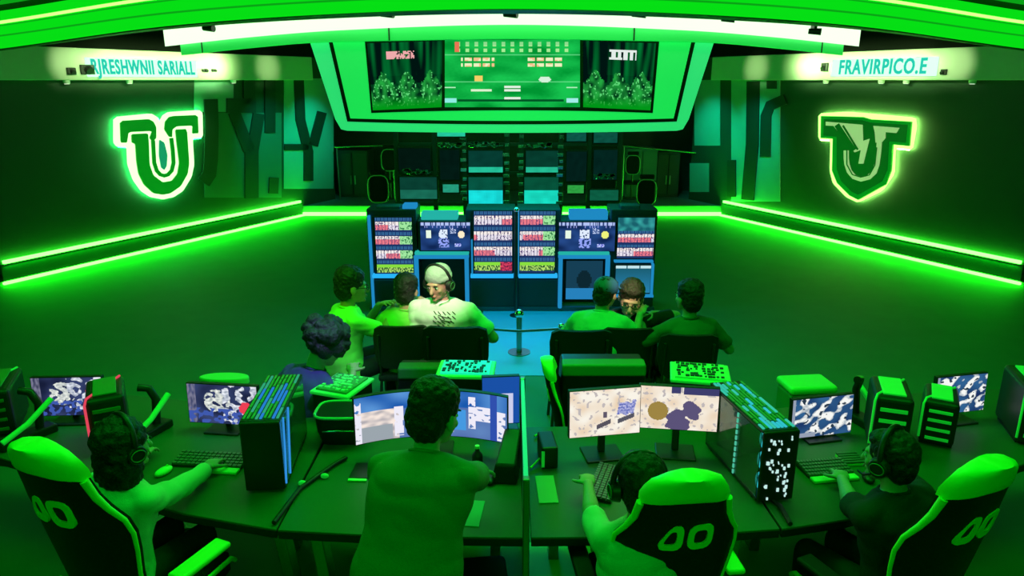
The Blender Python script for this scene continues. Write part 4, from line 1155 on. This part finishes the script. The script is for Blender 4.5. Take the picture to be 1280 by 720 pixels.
mesh_pc(875, 463, .98, 0, .36, .30, -.2, 'dark computer with bright green ribbed top behind the right map monitor', GP, M['dark'])
# glossy bin with light rim left of the curved monitor
p = at_z(423, 562, DZ); bn = empty('cable_tub', (p.x, p.y + .15, DZ), 0, 'glossy black tub with pale rim on the desk left of the curved monitor', 'tub')
rings = [[V((math.copysign(abs(math.cos(t)) ** .5, math.cos(t)) * r * .15, math.copysign(abs(math.sin(t)) ** .5, math.sin(t)) * r * .12, z)) for t in [2 * PI * i / 24 for i in range(24)]] for r, z in ((.8, 0), (.95, .08), (1, .18))]
MB().loft(rings).build('body', M['black'], bn, smooth=40)
MB().tube([rings[-1][i] for i in range(24)], .009, 8, True).build('rim', mat('rim_pale_green', (.3, .65, .45), .3), bn, smooth=60)
MB().tube([V((-.09, -.125, .10)), V((0, -.135, .11)), V((.09, -.125, .105))], .006, 8).build('handle', M['chrome'], bn, smooth=60)
# gaming chair of the second row seen from its side
o = copy_tree(gc); p = at_z(690, 452, .95); place(o, .52, 4.45, -1.65, 'dark gaming chair turned sideways between the blue floor and the large black cabinet', None, 'chair', s=.76); del o['group']
# round topped seat right
p = at_z(1008, 482, .62); st2 = empty('square_stool', (p.x, p.y, 0), .1, 'boxy stool with green top on the floor behind the right monitor', 'stool')
MB().box((-.17, -.12, .12), (.17, .12, .60)).build('body', mat('stool_green', (.10, .30, .12), .6), st2, bevel=.02)
MB().box((-.18, -.13, .60), (.18, .13, .66)).build('cushion', M['limepad'], st2, bevel=.025, seg=3)
MB().box((-.15, -.10, 0), (.15, .10, .12)).build('plinth', M['dark'], st2)
# green sheets coloured as brightly lit patches of floor under the desks
for px, py, w, d, lab in ((235, 650, .42, .22, 'bright green sheet standing for lit floor under the left desk'), (700, 712, .40, .5, 'bright green sheet standing for lit floor under the desk right of the divider')):
    p = at_z(px, py + 0, .0); tag(MB().box((p.x - w/2, p.y - d/2, .001), (p.x + w/2, p.y + d/2, .012)).build('lit_floor_patch', mat('lit_floor_green', (.3, 1, .25), .6), bevel=.004), lab, 'mat')
# small stool below the desk by the divider
st3 = empty('low_stool', (-.18, 3.05, 0), .1, 'low dark stool under the desk right of the leaning player', 'stool')
MB().box((-.16, -.15, .36), (.16, .15, .44)).build('seat', M['blackfab'], st3, bevel=.03, seg=3)
for sx in (-1, 1):
    for sy in (-1, 1): MB().cyl((sx * .12, sy * .11, 0), (sx * .12, sy * .11, .37), .014, .014, 8).build('leg', M['darkmetal'], st3)
# ------------------------------------------------------------------ people
def remeshed(mb, name, m, parent, voxel=.006, smooth=6, factor=.5, disp=None, cuts=None):
    me = bpy.data.meshes.new(name); me.from_pydata([tuple(v) for v in mb.v], [], mb.f)
    bm = bmesh.new(); bm.from_mesh(me); bmesh.ops.recalc_face_normals(bm, faces=bm.faces); bm.to_mesh(me); bm.free()
    o = bpy.data.objects.new(name, me); COL.objects.link(o)
    r = o.modifiers.new('r', 'REMESH'); r.mode = 'VOXEL'; r.voxel_size = voxel
    if smooth:
        s = o.modifiers.new('s', 'SMOOTH'); s.iterations = smooth; s.factor = factor
    bpy.context.view_layer.update()
    me2 = bpy.data.meshes.new_from_object(o.evaluated_get(bpy.context.evaluated_depsgraph_get()))
    bpy.data.objects.remove(o)
    if disp or cuts:
        bm = bmesh.new(); bm.from_mesh(me2)
        if disp:
            bm.normal_update()
            for v in bm.verts: v.co += v.normal * disp(v.co)
        for (co, no) in (cuts or []):
            bmesh.ops.bisect_plane(bm, geom=bm.verts[:] + bm.edges[:] + bm.faces[:], plane_co=co, plane_no=no, clear_outer=True)
        bm.to_mesh(me2); bm.free()
    for p in me2.polygons: p.use_smooth = True
    me2.materials.clear(); me2.materials.append(m); me2.name = name
    o = bpy.data.objects.new(name, me2); COL.objects.link(o)
    if parent: o.parent = parent
    return o
def ik(a, b, l1, l2, pole):
    a, b = V(a), V(b); d = b - a; L = d.length
    if L > (l1 + l2) * .995: b = a + d.normalized() * (l1 + l2) * .995; d = b - a; L = d.length
    x = (l1 * l1 - l2 * l2 + L * L) / (2 * L); h = math.sqrt(max(0, l1 * l1 - x * x))
    dn = d.normalized(); p = (pole - dn * pole.dot(dn)).normalized()
    return a + dn * x + p * h, b
def frame(F, U):
    F = F.normalized(); R = F.cross(U).normalized(); U = R.cross(F).normalized()
    return Matrix((R, F, U)).transposed()      # columns: right, forward, up
def hand(mb, wrist, d, palm_n, side, s=1.0, curl=.35, grip=0):
    """d: along the hand, palm_n: out of the palm, side: +1 when the thumb is on +x of (d x up) frame"""
    d = d.normalized(); n = (palm_n - d * palm_n.dot(d)).normalized(); x = d.cross(n).normalized() * side
    c = wrist + d * .045 * s
    m3 = Matrix((x, d, n)).transposed()
    mb.ball(c, (.041 * s, .052 * s, .016 * s), m3.to_4x4(), 14, 8)
    mb.ball(c + d * .02 * s, (.040 * s, .036 * s, .014 * s), m3.to_4x4(), 14, 8)
    for k, (off, L, sp) in enumerate(((.030, .072, .14), (.010, .080, .03), (-.010, .074, -.06), (-.029, .058, -.17))):
        p = wrist + d * .078 * s + x * off * s; r = .0088 * s
        ang = curl * (.5 + .12 * k); dd = (d * math.cos(sp) + x * math.sin(sp)).normalized()
        for j, fr in enumerate((.45, .32, .25)):
            v = (dd * math.cos(ang) + n * math.sin(ang)).normalized(); q = p + v * L * fr * s
            mb.cap(p, q, r, r * .92, 9); p = q; r *= .92; ang += curl * (1.1 if j == 0 else .8)
    p = wrist + d * .022 * s + x * .030 * s; r = .011 * s
    for v, L in (((x * .75 + d * .6 + n * .25), .036), ((x * .35 + d * .85 + n * .35), .030), ((x * .1 + d * .9 + n * .4), .024)):
        q = p + v.normalized() * L * s; mb.cap(p, q, r, r * .88, 9); p = q; r *= .88
def person(label, pelvis, yaw, lean, head=(0, 0, 0), lh=None, rh=None, shirt=None, sleeve='short', hair='short', hairm=None,
           pants=None, feet=None, seated=True, s=1.0, hs=1.0, skin=None, vox=.008, twist=0, side_lean=0, curl=.35, extras=(), elbows=(None, None), w=1.0, shirtmat=None, palm=None):
    skin = skin or M['skin']; hairm = hairm or M['hairblack']
    root = empty('person', (pelvis[0], pelvis[1], 0), 0, label, 'person')
    O = V((pelvis[0], pelvis[1], 0)); pel = V((0, 0, pelvis[2]))
    F = V((-math.sin(yaw), math.cos(yaw), 0)); R = V((math.cos(yaw), math.sin(yaw), 0)); U = V((0, 0, 1))
    S = (U * math.cos(lean) + F * math.sin(lean) + R * side_lean).normalized()
    yt = yaw + twist; Rt = V((math.cos(yt), math.sin(yt), 0)); Rt = (Rt - S * Rt.dot(S)).normalized()
    def sp(t): # spine with a slight rounding forward
        return pel + S * t * s - F * (.02 * math.sin(min(1, t / .5) * PI)) * s
    neck = sp(.50); sh = [sp(.425) + Rt * k * .165 * s * w for k in (-1, 1)]
    # head frame
    hy = yaw + head[0]; hp = head[1]; HF = V((-math.sin(hy) * math.cos(hp), math.cos(hy) * math.cos(hp), math.sin(hp)))
    HU = (U * 1.0 + S * .25 + V((math.cos(hy), math.sin(hy), 0)) * head[2]).normalized()
    m3 = frame(HF, HU); HM = m3.to_4x4(); HR, HF, HU = m3.col[0].copy(), m3.col[1].copy(), m3.col[2].copy()
    k = s * hs
    hb = neck + (S * .038 + U * .016) * s            # base of skull
    hc = hb + HU * .085 * k + HF * .022 * k          # head centre
    def hp_(x, y, z): return hc + (HR * x + HF * y + HU * z) * k
    b = MB()
    def rings_t(table, mb, grow=0):
        rs = []
        for t, wd, dp in table:
            c = sp(t); Rr = R.lerp(Rt, min(1, t / .4)).normalized(); Ff = (S.cross(Rr)).normalized() * 1
            n = 20
            rs.append([c + Rr * math.cos(a) * (wd * w + grow) * s + Ff * math.sin(a) * (dp + grow) * s * 1 for a in [2 * PI * i / n for i in range(n)]])
        mb.loft(rs)
    rings_t([(-.06, .12, .08), (0, .165, .115), (.10, .15, .10), (.18, .138, .095), (.30, .158, .112), (.38, .168, .112), (.44, .150, .09), (.48, .09, .065), (.51, .055, .055)], b)
    b.cap(neck - S * .02 * s, hb + HU * .02 * k, .058 * s, .052 * s)
    # head: cranium, face, jaw, chin, brow, nose, ears, lips
    b.ball(hp_(0, -.012, .028), (.076 * k, .094 * k, .088 * k), HM, 20, 14)
    b.ball(hp_(0, .022, -.018), (.066 * k, .074 * k, .082 * k), HM, 18, 12)
    b.ball(hp_(0, .045, -.070), (.046 * k, .044 * k, .034 * k), HM, 14, 10)
    b.ball(hp_(0, .082, -.088), (.020 * k, .016 * k, .015 * k), HM, 12, 8)
    b.ball(hp_(0, .076, .026), (.050 * k, .016 * k, .012 * k), HM, 12, 8)
    b.cap(hp_(0, .088, .012), hp_(0, .108, -.026), .009 * k, .014 * k, 10)
    b.ball(hp_(0, .088, -.058), (.024 * k, .012 * k, .009 * k), HM, 12, 8)
    for q in (-1, 1):
        b.ball(hp_(q * .077, -.004, -.006), (.010 * k, .020 * k, .031 * k), HM, 10, 8)
        b.ball(hp_(q * .040, .066, -.022), (.020 * k, .016 * k, .018 * k), HM, 10, 8)
    # arms
    tgt = [None if t is None else V(t) - O for t in (lh, rh)]; arms = []
    for i, q in enumerate((-1, 1)):
        if tgt[i] is None: tgt[i] = sh[i] + (-U * .42 + F * .18 + R * q * .03) * s
        pole = elbows[i] if elbows[i] is not None else (-U * .9 - F * .25 + R * q * .7)
        e, wr = ik(sh[i], tgt[i], .285 * s, .255 * s, V(pole)); arms.append((sh[i], e, wr))
        b.ball(sh[i], .054 * s); b.cap(sh[i], e, .048 * s, .040 * s); b.cap(e, wr, .041 * s, .027 * s)
        b.cap(e.lerp(wr, .1), e.lerp(wr, .4), .043 * s, .038 * s)
        d = (wr - e).normalized(); d = (d + V((0, 0, -d.z * .6))).normalized() if wr.z < 1.0 else d
        pn = V(palm[i]) if palm else V((0, 0, -1))
        hand(b, wr, d, pn, 1 if i == 0 else -1, s * 1.05, curl)
    # legs
    hips = [pel + R * q * .09 * s for q in (-1, 1)]; legs = []
    for i, q in enumerate((-1, 1)):
        if feet: ft = V(feet[i]) - O
        elif seated: ft = pel + F * .42 * s + R * q * .13 * s; ft.z = .09
        else: ft = pel + R * q * .12 * s + F * (.02 if i else .10); ft.z = .09
        kn, an = ik(hips[i], ft, .43 * s, .42 * s, F + U * (.8 if seated else 0)); legs.append((hips[i], kn, an))
        b.cap(hips[i], kn, .078 * s, .052 * s); b.cap(kn, an, .050 * s, .034 * s)
    body = remeshed(b, 'body', skin, root, vox * .72, 4, .5)
    # trousers
    b = MB(); rings_t([(-.09, .13, .10), (-.02, .172, .125), (.06, .165, .118), (.10, .155, .108)], b, .008)
    for h_, kn, an in legs:
        b.cap(h_, kn, .092 * s, .066 * s); b.cyl(kn, kn.lerp(an, .93), .068 * s, .056 * s); b.ball(kn, .068 * s)
    remeshed(b, 'trousers', pants or M['blackfab'], root, .014, 5)
    for h_, kn, an in legs:
        sb = MB(); sb.ball(V((an.x, an.y, .05)) + F * .07, (.05, .13, .045), frame(F, U).to_4x4(), 14, 8); sb.box((-.05, -.13, -.05), (.05, .13, -.02), Matrix.Translation(V((an.x, an.y, .052)) + F * .07) @ frame(F, U).to_4x4())
        sb.build('shoe', M['black'], root, smooth=50)
    # shirt: torso with a flat hem, tapering sleeves with flat cuffs
    b = MB(); g = .016
    rings_t([(-.07, .172, .125), (.02, .176, .128), (.12, .166, .118), (.20, .158, .112), (.30, .170, .122), (.38, .180, .122), (.43, .168, .104), (.465, .125, .084), (.495, .074, .066)], b, g)
    for i, (s0, e, wr) in enumerate(arms):
        b.cap(sp(.455) + Rt * (-1, 1)[i] * .07 * s, s0, .060 * s, .060 * s); b.cyl(s0, s0.lerp(e, .25), .060 * s, .064 * s, 18)
        if sleeve == 'short': b.cyl(s0, s0.lerp(e, .78), .060 * s, .063 * s, 18)
        else:
            b.cap(s0, e, .060 * s, .052 * s); b.cyl(e, e.lerp(wr, .90), .052 * s, .040 * s, 16)
    sd = hash(label) % 97
    sd = sum(map(ord, label)) % 97
    remeshed(b, 'shirt', shirtmat, root, .010, 9, .5, disp=lambda c: (noise.noise(c * 9 + V((sd, 0, 0))) * .006 + abs(noise.noise(V((c.x * 5, c.y * 5, c.z * 11)) + V((0, sd, 0)))) * .016))
    # collar band
    b = MB(); cc = sp(.505); Rr = Rt; Ff = S.cross(Rt).normalized()
    b.tube([cc + Rr * math.cos(a) * .066 * s + Ff * math.sin(a) * .062 * s for a in [2 * PI * i / 22 for i in range(22)]], .009 * s, 8, True)
    b.build('collar', shirtmat, root, smooth=60)
    # eyes and mouth
    for q in (-1, 1):
        MB().ball(hp_(q * .031, .081, .004), (.0135 * k, .009 * k, .0085 * k), HM, 12, 8).build('eye', M['eyew'], root, smooth=60)
        MB().ball(hp_(q * .031, .0885, .004), (.006 * k, .004 * k, .006 * k), HM, 10, 6).build('iris', M['eyed'], root, smooth=60)
        MB().ball(hp_(q * .033, .089, .024), (.018 * k, .006 * k, .0045 * k), HM, 10, 6).build('eyebrow', hairm, root, smooth=60)
    MB().ball(hp_(0, .099, -.058), (.023 * k, .006 * k, .007 * k), HM, 12, 6).build('lips', M['lips'], root, smooth=60)
    # hair
    b = MB(); nd = lambda a, f: (lambda c: noise.noise(c * f + V((sd, 3, 1))) * a)
    if hair in ('short', 'full', 'cap'):
        b.ball(hp_(0, -.022, .045), (.087 * k, .100 * k, .090 * k), HM, 20, 14)
        b.ball(hp_(0, -.048, -.005), (.080 * k, .068 * k, .090 * k), HM, 18, 12)
        b.ball(hp_(0, .030, .085), (.066 * k, .052 * k, .036 * k), HM, 14, 10)
        if hair == 'full': b.ball(hp_(0, -.02, .075), (.092 * k, .095 * k, .075 * k), HM, 18, 12)
        remeshed(b, 'hair', hairm, root, .007, 3, disp=nd(.008, 45))
    elif hair == 'long':
        b.ball(hp_(0, -.025, .045), (.100 * k, .108 * k, .095 * k), HM, 20, 14)
        b.loft([[hp_(math.cos(a) * x, -.03 + math.sin(a) * y, z) for a in [2 * PI * i / 18 for i in range(18)]] for x, y, z in ((.095, .085, .05), (.108, .090, -.02), (.118, .085, -.09), (.115, .075, -.14), (.09, .055, -.175))])
        remeshed(b, 'hair', hairm, root, .008, 3, disp=nd(.012, 35))
    elif hair == 'curly':
        rr = random.Random(4)
        for i in range(70):
            a = rr.uniform(0, 2 * PI); zz = rr.uniform(-.55, 1); rad = math.sqrt(max(0, 1 - zz * zz))
            yy = math.sin(a) * rad
            if yy > .45 and zz < .45: continue
            b.ball(hp_(math.cos(a) * rad * .098, -.025 + yy * .105, .04 + zz * .095), rr.uniform(.026, .04) * k, nu=10, nv=7)
        b.ball(hp_(0, -.03, .04), (.095 * k, .10 * k, .095 * k), HM)
        remeshed(b, 'hair', hairm, root, .008, 2, disp=nd(.010, 40))
    if 'headset' in extras:
        b = MB(); b.tube([hp_(math.sin(a) * .105, -.01, .02 + math.cos(a) * .125) for a in [-PI * .56 + PI * 1.12 * i / 18 for i in range(19)]], .012 * k, 8)
        hd = b.build('headset', M['black'], root, smooth=60)
        for q in (-1, 1):
            b = MB(); b.cyl(hp_(q * .080, -.004, -.008), hp_(q * .115, -.004, -.008), .045 * k, .038 * k, 20)
            b.build('ear_cup', M['black'], hd, smooth=50, bevel=.005)
            MB().tube([hp_(q * .117, -.004 + math.cos(a) * .030, -.008 + math.sin(a) * .024) for a in [2 * PI * i / 20 for i in range(20)]], .0025, 6, True).build('lit_ring', GPd, hd, smooth=60)
        MB().tube([hp_(-.10, .0, -.03), hp_(-.095, .06, -.06), hp_(-.05, .105, -.072)], .005 * k, 6).build('microphone_arm', M['black'], hd, smooth=60)
    if 'cap' in extras:
        b = MB(); b.ball(hp_(0, -.022, .060), (.092 * k, .104 * k, .085 * k), HM, 22, 14)
        b.cyl(hp_(0, -.02, .035), hp_(0, -.02, .06), .10 * k, .10 * k, 24)
        o = remeshed(b, 'knit_cap', mat('cap_grey', (.42, .52, .45), .85, bump=.4, scale=90), root, .007, 3, disp=nd(.002, 60))
    if 'bluecap' in extras:
        b = MB(); b.ball(hp_(0, -.018, .055), (.092 * k, .104 * k, .080 * k), HM, 22, 14)
        o = remeshed(b, 'cap', mat('cap_blue', (.03, .12, .30), .7), root, .007, 3)
        MB().ball(hp_(0, .10, .055), (.07 * k, .07 * k, .010 * k), HM, 16, 6).build('visor', mat('cap_blue', (.03, .12, .30), .7), o, smooth=60)
    if 'glasses' in extras:
        b = MB()
        for q in (-1, 1): b.tube([hp_(q * .034 + math.cos(a) * .024, .098, .004 + math.sin(a) * .017) for a in [2 * PI * i / 16 for i in range(16)]], .0028 * k, 6, True); b.tube([hp_(q * .058, .097, .008), hp_(q * .078, .03, .008), hp_(q * .08, -.01, .0)], .0028 * k, 6)
        b.tube([hp_(-.010, .1, .006), hp_(.010, .1, .006)], .0028 * k, 6); b.build('glasses', M['black'], root, smooth=60)

    info = dict(root=root, O=O, sp=sp, Rt=Rt, S=S, F=F, hp_=hp_, sh=sh, arms=arms, S_=s)
    return info
SH = dict(
 pale=mat('shirt_pale_grey', (.62, .72, .60), .85, bump=.25, scale=220),
 dgreen=mat('shirt_dark_green', (.14, .22, .10), .85, bump=.25, scale=220),
 lime=mat('shirt_lime', (.45, .92, .16), .85, bump=.25, scale=220),
 limed=mat('shirt_lime_deep', (.28, .60, .12), .85, bump=.25, scale=220),
 white=mat('shirt_white', (.85, .92, .86), .85, bump=.25, scale=220),
 black=mat('shirt_black', (.012, .013, .012), .85, bump=.25, scale=220),
 navy=mat('shirt_navy', (.06, .045, .20), .85, bump=.25, scale=220),
 forest=mat('shirt_forest', (.06, .12, .07), .85, bump=.25, scale=220),
 aqua=mat('shirt_aqua', (.30, .62, .45), .85, bump=.25, scale=220),
)
def H(px, py, z): return at_z(px, py, z)
def put(px, py, z, yaw, lean, s=1.0, spine=.66, seatz=None, hs=1.0):
    """pelvis place so that the head (height z) stands over picture point (px,py)"""
    h = at_z(px, py, z); hd = (math.sin(lean)) * .60 * s
    F = V((-math.sin(yaw), math.cos(yaw), 0)); p = h - F * (hd + .02)
    return (p.x, p.y, z - (math.cos(lean) * .56 + .13 * hs) * s)
# front row ------------------------------------------------------------
pv = put(150, 535, 1.25, -.35, .20, 1.0)
person('person in long pale sleeves with dark hair typing at the left desk keyboard', (pv[0], pv[1], .52), -.35, .20, (-.25, -.1, 0), lh=(-2.05, 3.62, .80), rh=tuple(H(262, 583, .80)),
       shirtmat=SH['pale'], sleeve='long', hair='long', extras=('headset',), s=1.0, hs=1.12, vox=.007, elbows=(None, V((.5, -.5, -.6))))
pv = put(527, 522, 1.42, -.12, .42, 1.0)
person('person in dark green shirt leaning over the desk before the wide curved monitor', (-.42, 2.42, .88), -.22, .58, (-.35, -.30, .05), lh=(-.55, 3.20, .80), rh=tuple(H(608, 585, .82)),
       shirtmat=SH['dgreen'], hair='full', seated=False, feet=((-.62, 2.32, .09), (-.35, 2.25, .09)), s=1.02, hs=1.15, vox=.007, elbows=(None, V((1, -.5, .0))), curl=.5, w=1.2, twist=-.25)
pv = put(803, 585, 1.22, .0, .12, .95)
person('person in pale short-sleeved shirt with headset, in the gaming chair right of centre', (pv[0], pv[1], .50), .08, .12, (.05, -.1, 0), lh=tuple(H(729, 583, .84)), rh=(.92, 3.0, .80),
       shirtmat=SH['pale'], hair='full', extras=('headset',), s=.97, hs=1.15, vox=.007, curl=.9)
pv = put(1118, 548, 1.25, .4, .22, 1.0)
p4 = person('person in black shirt with headset bending towards the right desk keyboard', (pv[0], pv[1], .52), .45, .22, (.2, -.1, 0), lh=tuple(H(1048, 592, .80)), rh=(2.05, 3.55, .80),
       shirtmat=SH['black'], hair='short', extras=('headset',), s=1.0, hs=1.08, vox=.007, w=1.15)
# middle ---------------------------------------------------------------
def seat_person(label, px, py, z, yaw, lean, **k):
    s = k.get('s', 1.0); pv = put(px, py, z, yaw, lean, s, hs=k.get('hs', 1.0))
    return person(label, (pv[0], pv[1], max(.42, pv[2])), yaw, lean, **k)
g1 = at_z(480, 392, .86); g2 = at_z(520, 395, .86)
seat_person('person in bright lime shirt seated in profile, leftmost of the left group', 437, 349, 1.25, -1.0, .10, head=(-.15, -.1, 0), rh=tuple(H(492, 383, .95)), lh=tuple(H(474, 381, .98)),
       shirtmat=SH['lime'], hair='full', s=1.08, hs=1.15, extras=('glasses',), skin=M['skin2'])
seat_person('person in lime shirt and black hair with back turned, middle of the left group', 508, 356, 1.16, -.25, .08, head=(-.1, -.05, 0), lh=tuple(H(487, 386, .88)), rh=tuple(H(538, 380, .95)),
       shirtmat=SH['limed'], hair='full', s=1.0, hs=1.12)
wm = seat_person('man in white shirt with black graphic, grey knit cap and headset, facing the camera', 551, 344, 1.29, PI - .15, .0, head=(-.30, -.22, .05), rh=tuple(H(548, 412, .86)), lh=tuple(H(603, 420, .66)),
       shirtmat=SH['white'], hair='none', s=1.14, hs=.98, extras=('cap', 'headset'), vox=.007, w=1.15, palm=((0, 0, -1), (0, 0, -1)))
seat_person('person in navy shirt with big dark curly hair slumped behind the glass computer', 400, 417, 1.20, -.75, .38, head=(.2, -.40, .25), lh=tuple(H(376, 470, .82)), rh=tuple(H(440, 465, .82)),
       shirtmat=SH['navy'], hair='curly', hs=1.22, s=1.08, w=1.2)
seat_person('person in pale green shirt with blue cap turned away, right group', 755, 358, 1.17, -.35, .30, head=(-.3, -.2, .1), lh=tuple(H(728, 395, .88)), rh=tuple(H(800, 398, .85)),
       shirtmat=SH['aqua'], hair='short', extras=('bluecap',), s=1.05, hs=1.05, w=1.1)
seat_person('man in black shirt with bowed head facing the camera, right group', 786, 376, 1.02, PI - .3, .40, head=(.1, -.35, -.15), lh=tuple(H(815, 392, .88)), rh=tuple(H(757, 400, .80)),
       shirtmat=SH['black'], hair='short', hairm=M['hairbrown'], s=1.05, hs=1.2, extras=('glasses',))
fm = seat_person('man in forest green shirt seen from behind, arm stretched left, right group', 862, 364, 1.18, .25, .05, head=(.2, 0, 0), lh=tuple(H(800, 393, .95)), rh=tuple(H(885, 405, .85)),
       shirtmat=SH['forest'], hair='full', s=1.05, hs=1.08, w=1.1)
# printed graphic on the white shirt: a spray of slanted strokes following the chest
def shirt_print(info, cx, ct, strokes, m, name, dpt=.155, back=False):
    sp, Rt, S, s = info['sp'], info['Rt'], info['S'], info['S_']; Ff = (S.cross(Rt)).normalized() * (-1 if back else 1)
    par = info['root']; sh = [c for c in par.children if c.name.startswith('shirt')][0]
    from mathutils.bvhtree import BVHTree
    bv = BVHTree.FromPolygons([v.co for v in sh.data.vertices], [tuple(p.vertices) for p in sh.data.polygons])
    b = MB()
    def on(x, t):
        o = sp(t) + Rt * x * s + Ff * .6; hit = bv.ray_cast(o, -Ff)
        return (hit[0] + Ff * .003) if hit[0] else o - Ff * .45
    for (x0, t0, x1, t1, w) in strokes:
        pts = [on(cx + x0 + (x1 - x0) * i / 5, ct + t0 + (t1 - t0) * i / 5) for i in range(6)]
        b.tube(pts, [w * .6, w, w, w, w, w * .5], 6)
    b.build(name, m, sh)
rr = random.Random(3); st_ = []
for r in range(5):
    for c in range(5 - (r > 2) * 2):
        x = -.06 + c * .032 + rr.uniform(-.006, .006) + (r > 2) * .03; t = .06 - r * .030
        st_.append((x - .012, t - .010, x + .014, t + .012, .0045))
st_ += [(-.005, -.10, .005, -.03, .006), (-.03, .03, .05, .05, .004), (-.05, -.0, .03, .02, .004)]
shirt_print(wm, -.045, .375, st_, M['black'], 'printed_graphic')
shirt_print(fm, .0, .34, [(-.03, 0, -.012, .012, .004), (-.012, .012, .003, 0, .004), (.003, 0, .015, .012, .004), (.015, .012, .03, 0, .004)], M['white'], 'back_print', back=True)
# sleeve crest of the black shirt
s0, e, wr = p4['arms'][1]
c = s0.lerp(e, .5) + V((.0, -.078, .01)); b = MB(); b.ball(c, (.030, .014, .030)); cr = b.build('sleeve_crest', M['limepad'], p4['root'], smooth=60)
# ------------------------------------------------------------------ light
def area(name, loc, target, size, power, col, sy=None):
    l = bpy.data.lights.new(name, 'AREA'); l.energy = power; l.color = col; l.size = size
    if sy: l.shape = 'RECTANGLE'; l.size_y = sy
    o = bpy.data.objects.new(name, l); COL.objects.link(o); o.location = loc
    o.rotation_euler = (V(target) - V(loc)).to_track_quat('-Z', 'Y').to_euler(); return o
def spot(name, loc, target, power, col, ang=60, blend=.8, r=.05):
    l = bpy.data.lights.new(name, 'SPOT'); l.energy = power; l.color = col; l.spot_size = math.radians(ang); l.spot_blend = blend; l.shadow_soft_size = r
    o = bpy.data.objects.new(name, l); COL.objects.link(o); o.location = loc
    o.rotation_euler = (V(target) - V(loc)).to_track_quat('-Z', 'Y').to_euler(); return o
G_ = (.0, 1, .03); T_ = (.0, .75, .45); B_ = (.0, .55, .9)
area('ceiling_green_front', (0, 4.4, 4.1), (0, 3.2, .5), 4.5, 105, G_, 1.2)
area('rear_fill_green', (0, -1.2, 3.6), (0, 2.8, .9), 3.5, 42, G_, .6)  # unseen fill lamp added behind the camera to lift the chair backs
area('front_left', (-2.6, 2.6, 4.1), (-1.9, 3.0, .8), 1.5, 40, G_)
area('front_right', (2.6, 2.6, 4.1), (1.9, 3.0, .8), 1.5, 40, G_)
area('ceiling_green_mid', (0, 5.0, 4.1), (0, 5.8, 1), 3.5, 65, (.03, 1, .06), .8)
area('ceiling_teal_centre', (0, 9.8, 2.1), (0, 8.2, 0), 3.2, 14, T_, .5)
area('console_blue', (.05, 8.3, 1.9), (.1, 7.0, 0), 1.2, 28, (.0, .5, .95), .3)
spot('blue_floor', (.1, 8.3, 2.1), (.2, 6.9, 0), 75, (.0, .50, .95), 50, .5, .2)
area('rear_teal', (0, 14.5, 4.0), (0, 13, 0), 5, 20, (.0, .8, .25), 2)
for side in (-1, 1):
    for s_, pw in ((.7, 30), (2.0, 60), (4.6, 50), (6.2, 16)):
        p = wp(side, s_, 1.25, 3.08); spot('header_fill_spot', p, wp(side, s_, .1, 3.03), pw, (.66, 1, .42), 40, 1)  # added lamps hung in mid-air to brighten the header, like the area below
    n = V(WN) if side < 0 else mir(WN)
    p = wp(side, 3.0, 1.0, 3.05); o = area('header_fill', p, wp(side, 3.0, .1, 3.04), 2.6, 17, (.55, 1, .34), .06); o.data.spread = math.radians(56)
    q = (WD if side < 0 else mir(WD)); zz = -(n); xx = q; yy = (-zz).cross(xx) * -1; m3 = Matrix((xx, V((0, 0, 1)), xx.cross(V((0, 0, 1))))).transposed()
    if m3.col[2].dot(n) < 0: m3 = Matrix((-xx, V((0, 0, 1)), (-xx).cross(V((0, 0, 1))))).transposed()
    o.rotation_euler = m3.to_euler()
    o = area('strip_glow_fill', wp(side, 3.0, .11, .28), wp(side, 3.0, 1.0, .0), 6.0, 48, (.0, 1, .01), .04)  # added lamp that widens the strip's glow on the floor
    n = V(WN) if side < 0 else mir(WN); x_ = (-WD if side < 0 else mir(WD)); x_ = x_ if x_.cross(V((0, 0, 1))).dot(n) > 0 else -x_
    z_ = (V((0, 0, 1)) - n * .75).normalized(); m3 = Matrix((x_, z_.cross(x_), z_)).transposed(); o.rotation_euler = m3.to_euler()
    for s_, pw in ((-.3, 110), (.9, 110)):
        p = wp(side, s_, 1.3, 2.7); spot('wall_wash', p, wp(side, s_ - .2, 0, 1.6), pw, (.0, .85, .50), 66, 1)
    for s_ in (2.3, 4.2):
        p = wp(side, s_, .36, 2.74); spot('wall_downlight', p, wp(side, s_, .0, 1.5), 14, (.62, 1, .30), 50, 1)
# unseen lamps added to brighten single people in the two middle groups
spot('face_fill_left', (-.5, 3.9, 3.2), (-.62, 5.7, 1.1), 380, (1, .66, .66), 15, .8)
spot('face_fill_right', (1.0, 4.2, 3.0), (.92, 5.8, 1.0), 380, (1, .60, .55), 8, .8)
spot('lime_fill_left', (-2.3, 3.8, 3.2), (-1.25, 5.6, 1.0), 160, (.14, 1, .0), 18, .8)
spot('violet_fill_left', (-.9, 3.9, 2.2), (-1.2, 4.6, .95), 65, (.35, .15, 1), 44, .8)
w = bpy.data.worlds.new('world'); sc.world = w; w.use_nodes = True
w.node_tree.nodes['Background'].inputs[0].default_value = (.0, .02, .002, 1); w.node_tree.nodes['Background'].inputs[1].default_value = .5
vs_ = sc.view_settings; vs_.view_transform = 'Standard'; vs_.look = 'None'; vs_.exposure = 0; vs_.gamma = 1; vs_.use_curve_mapping = False
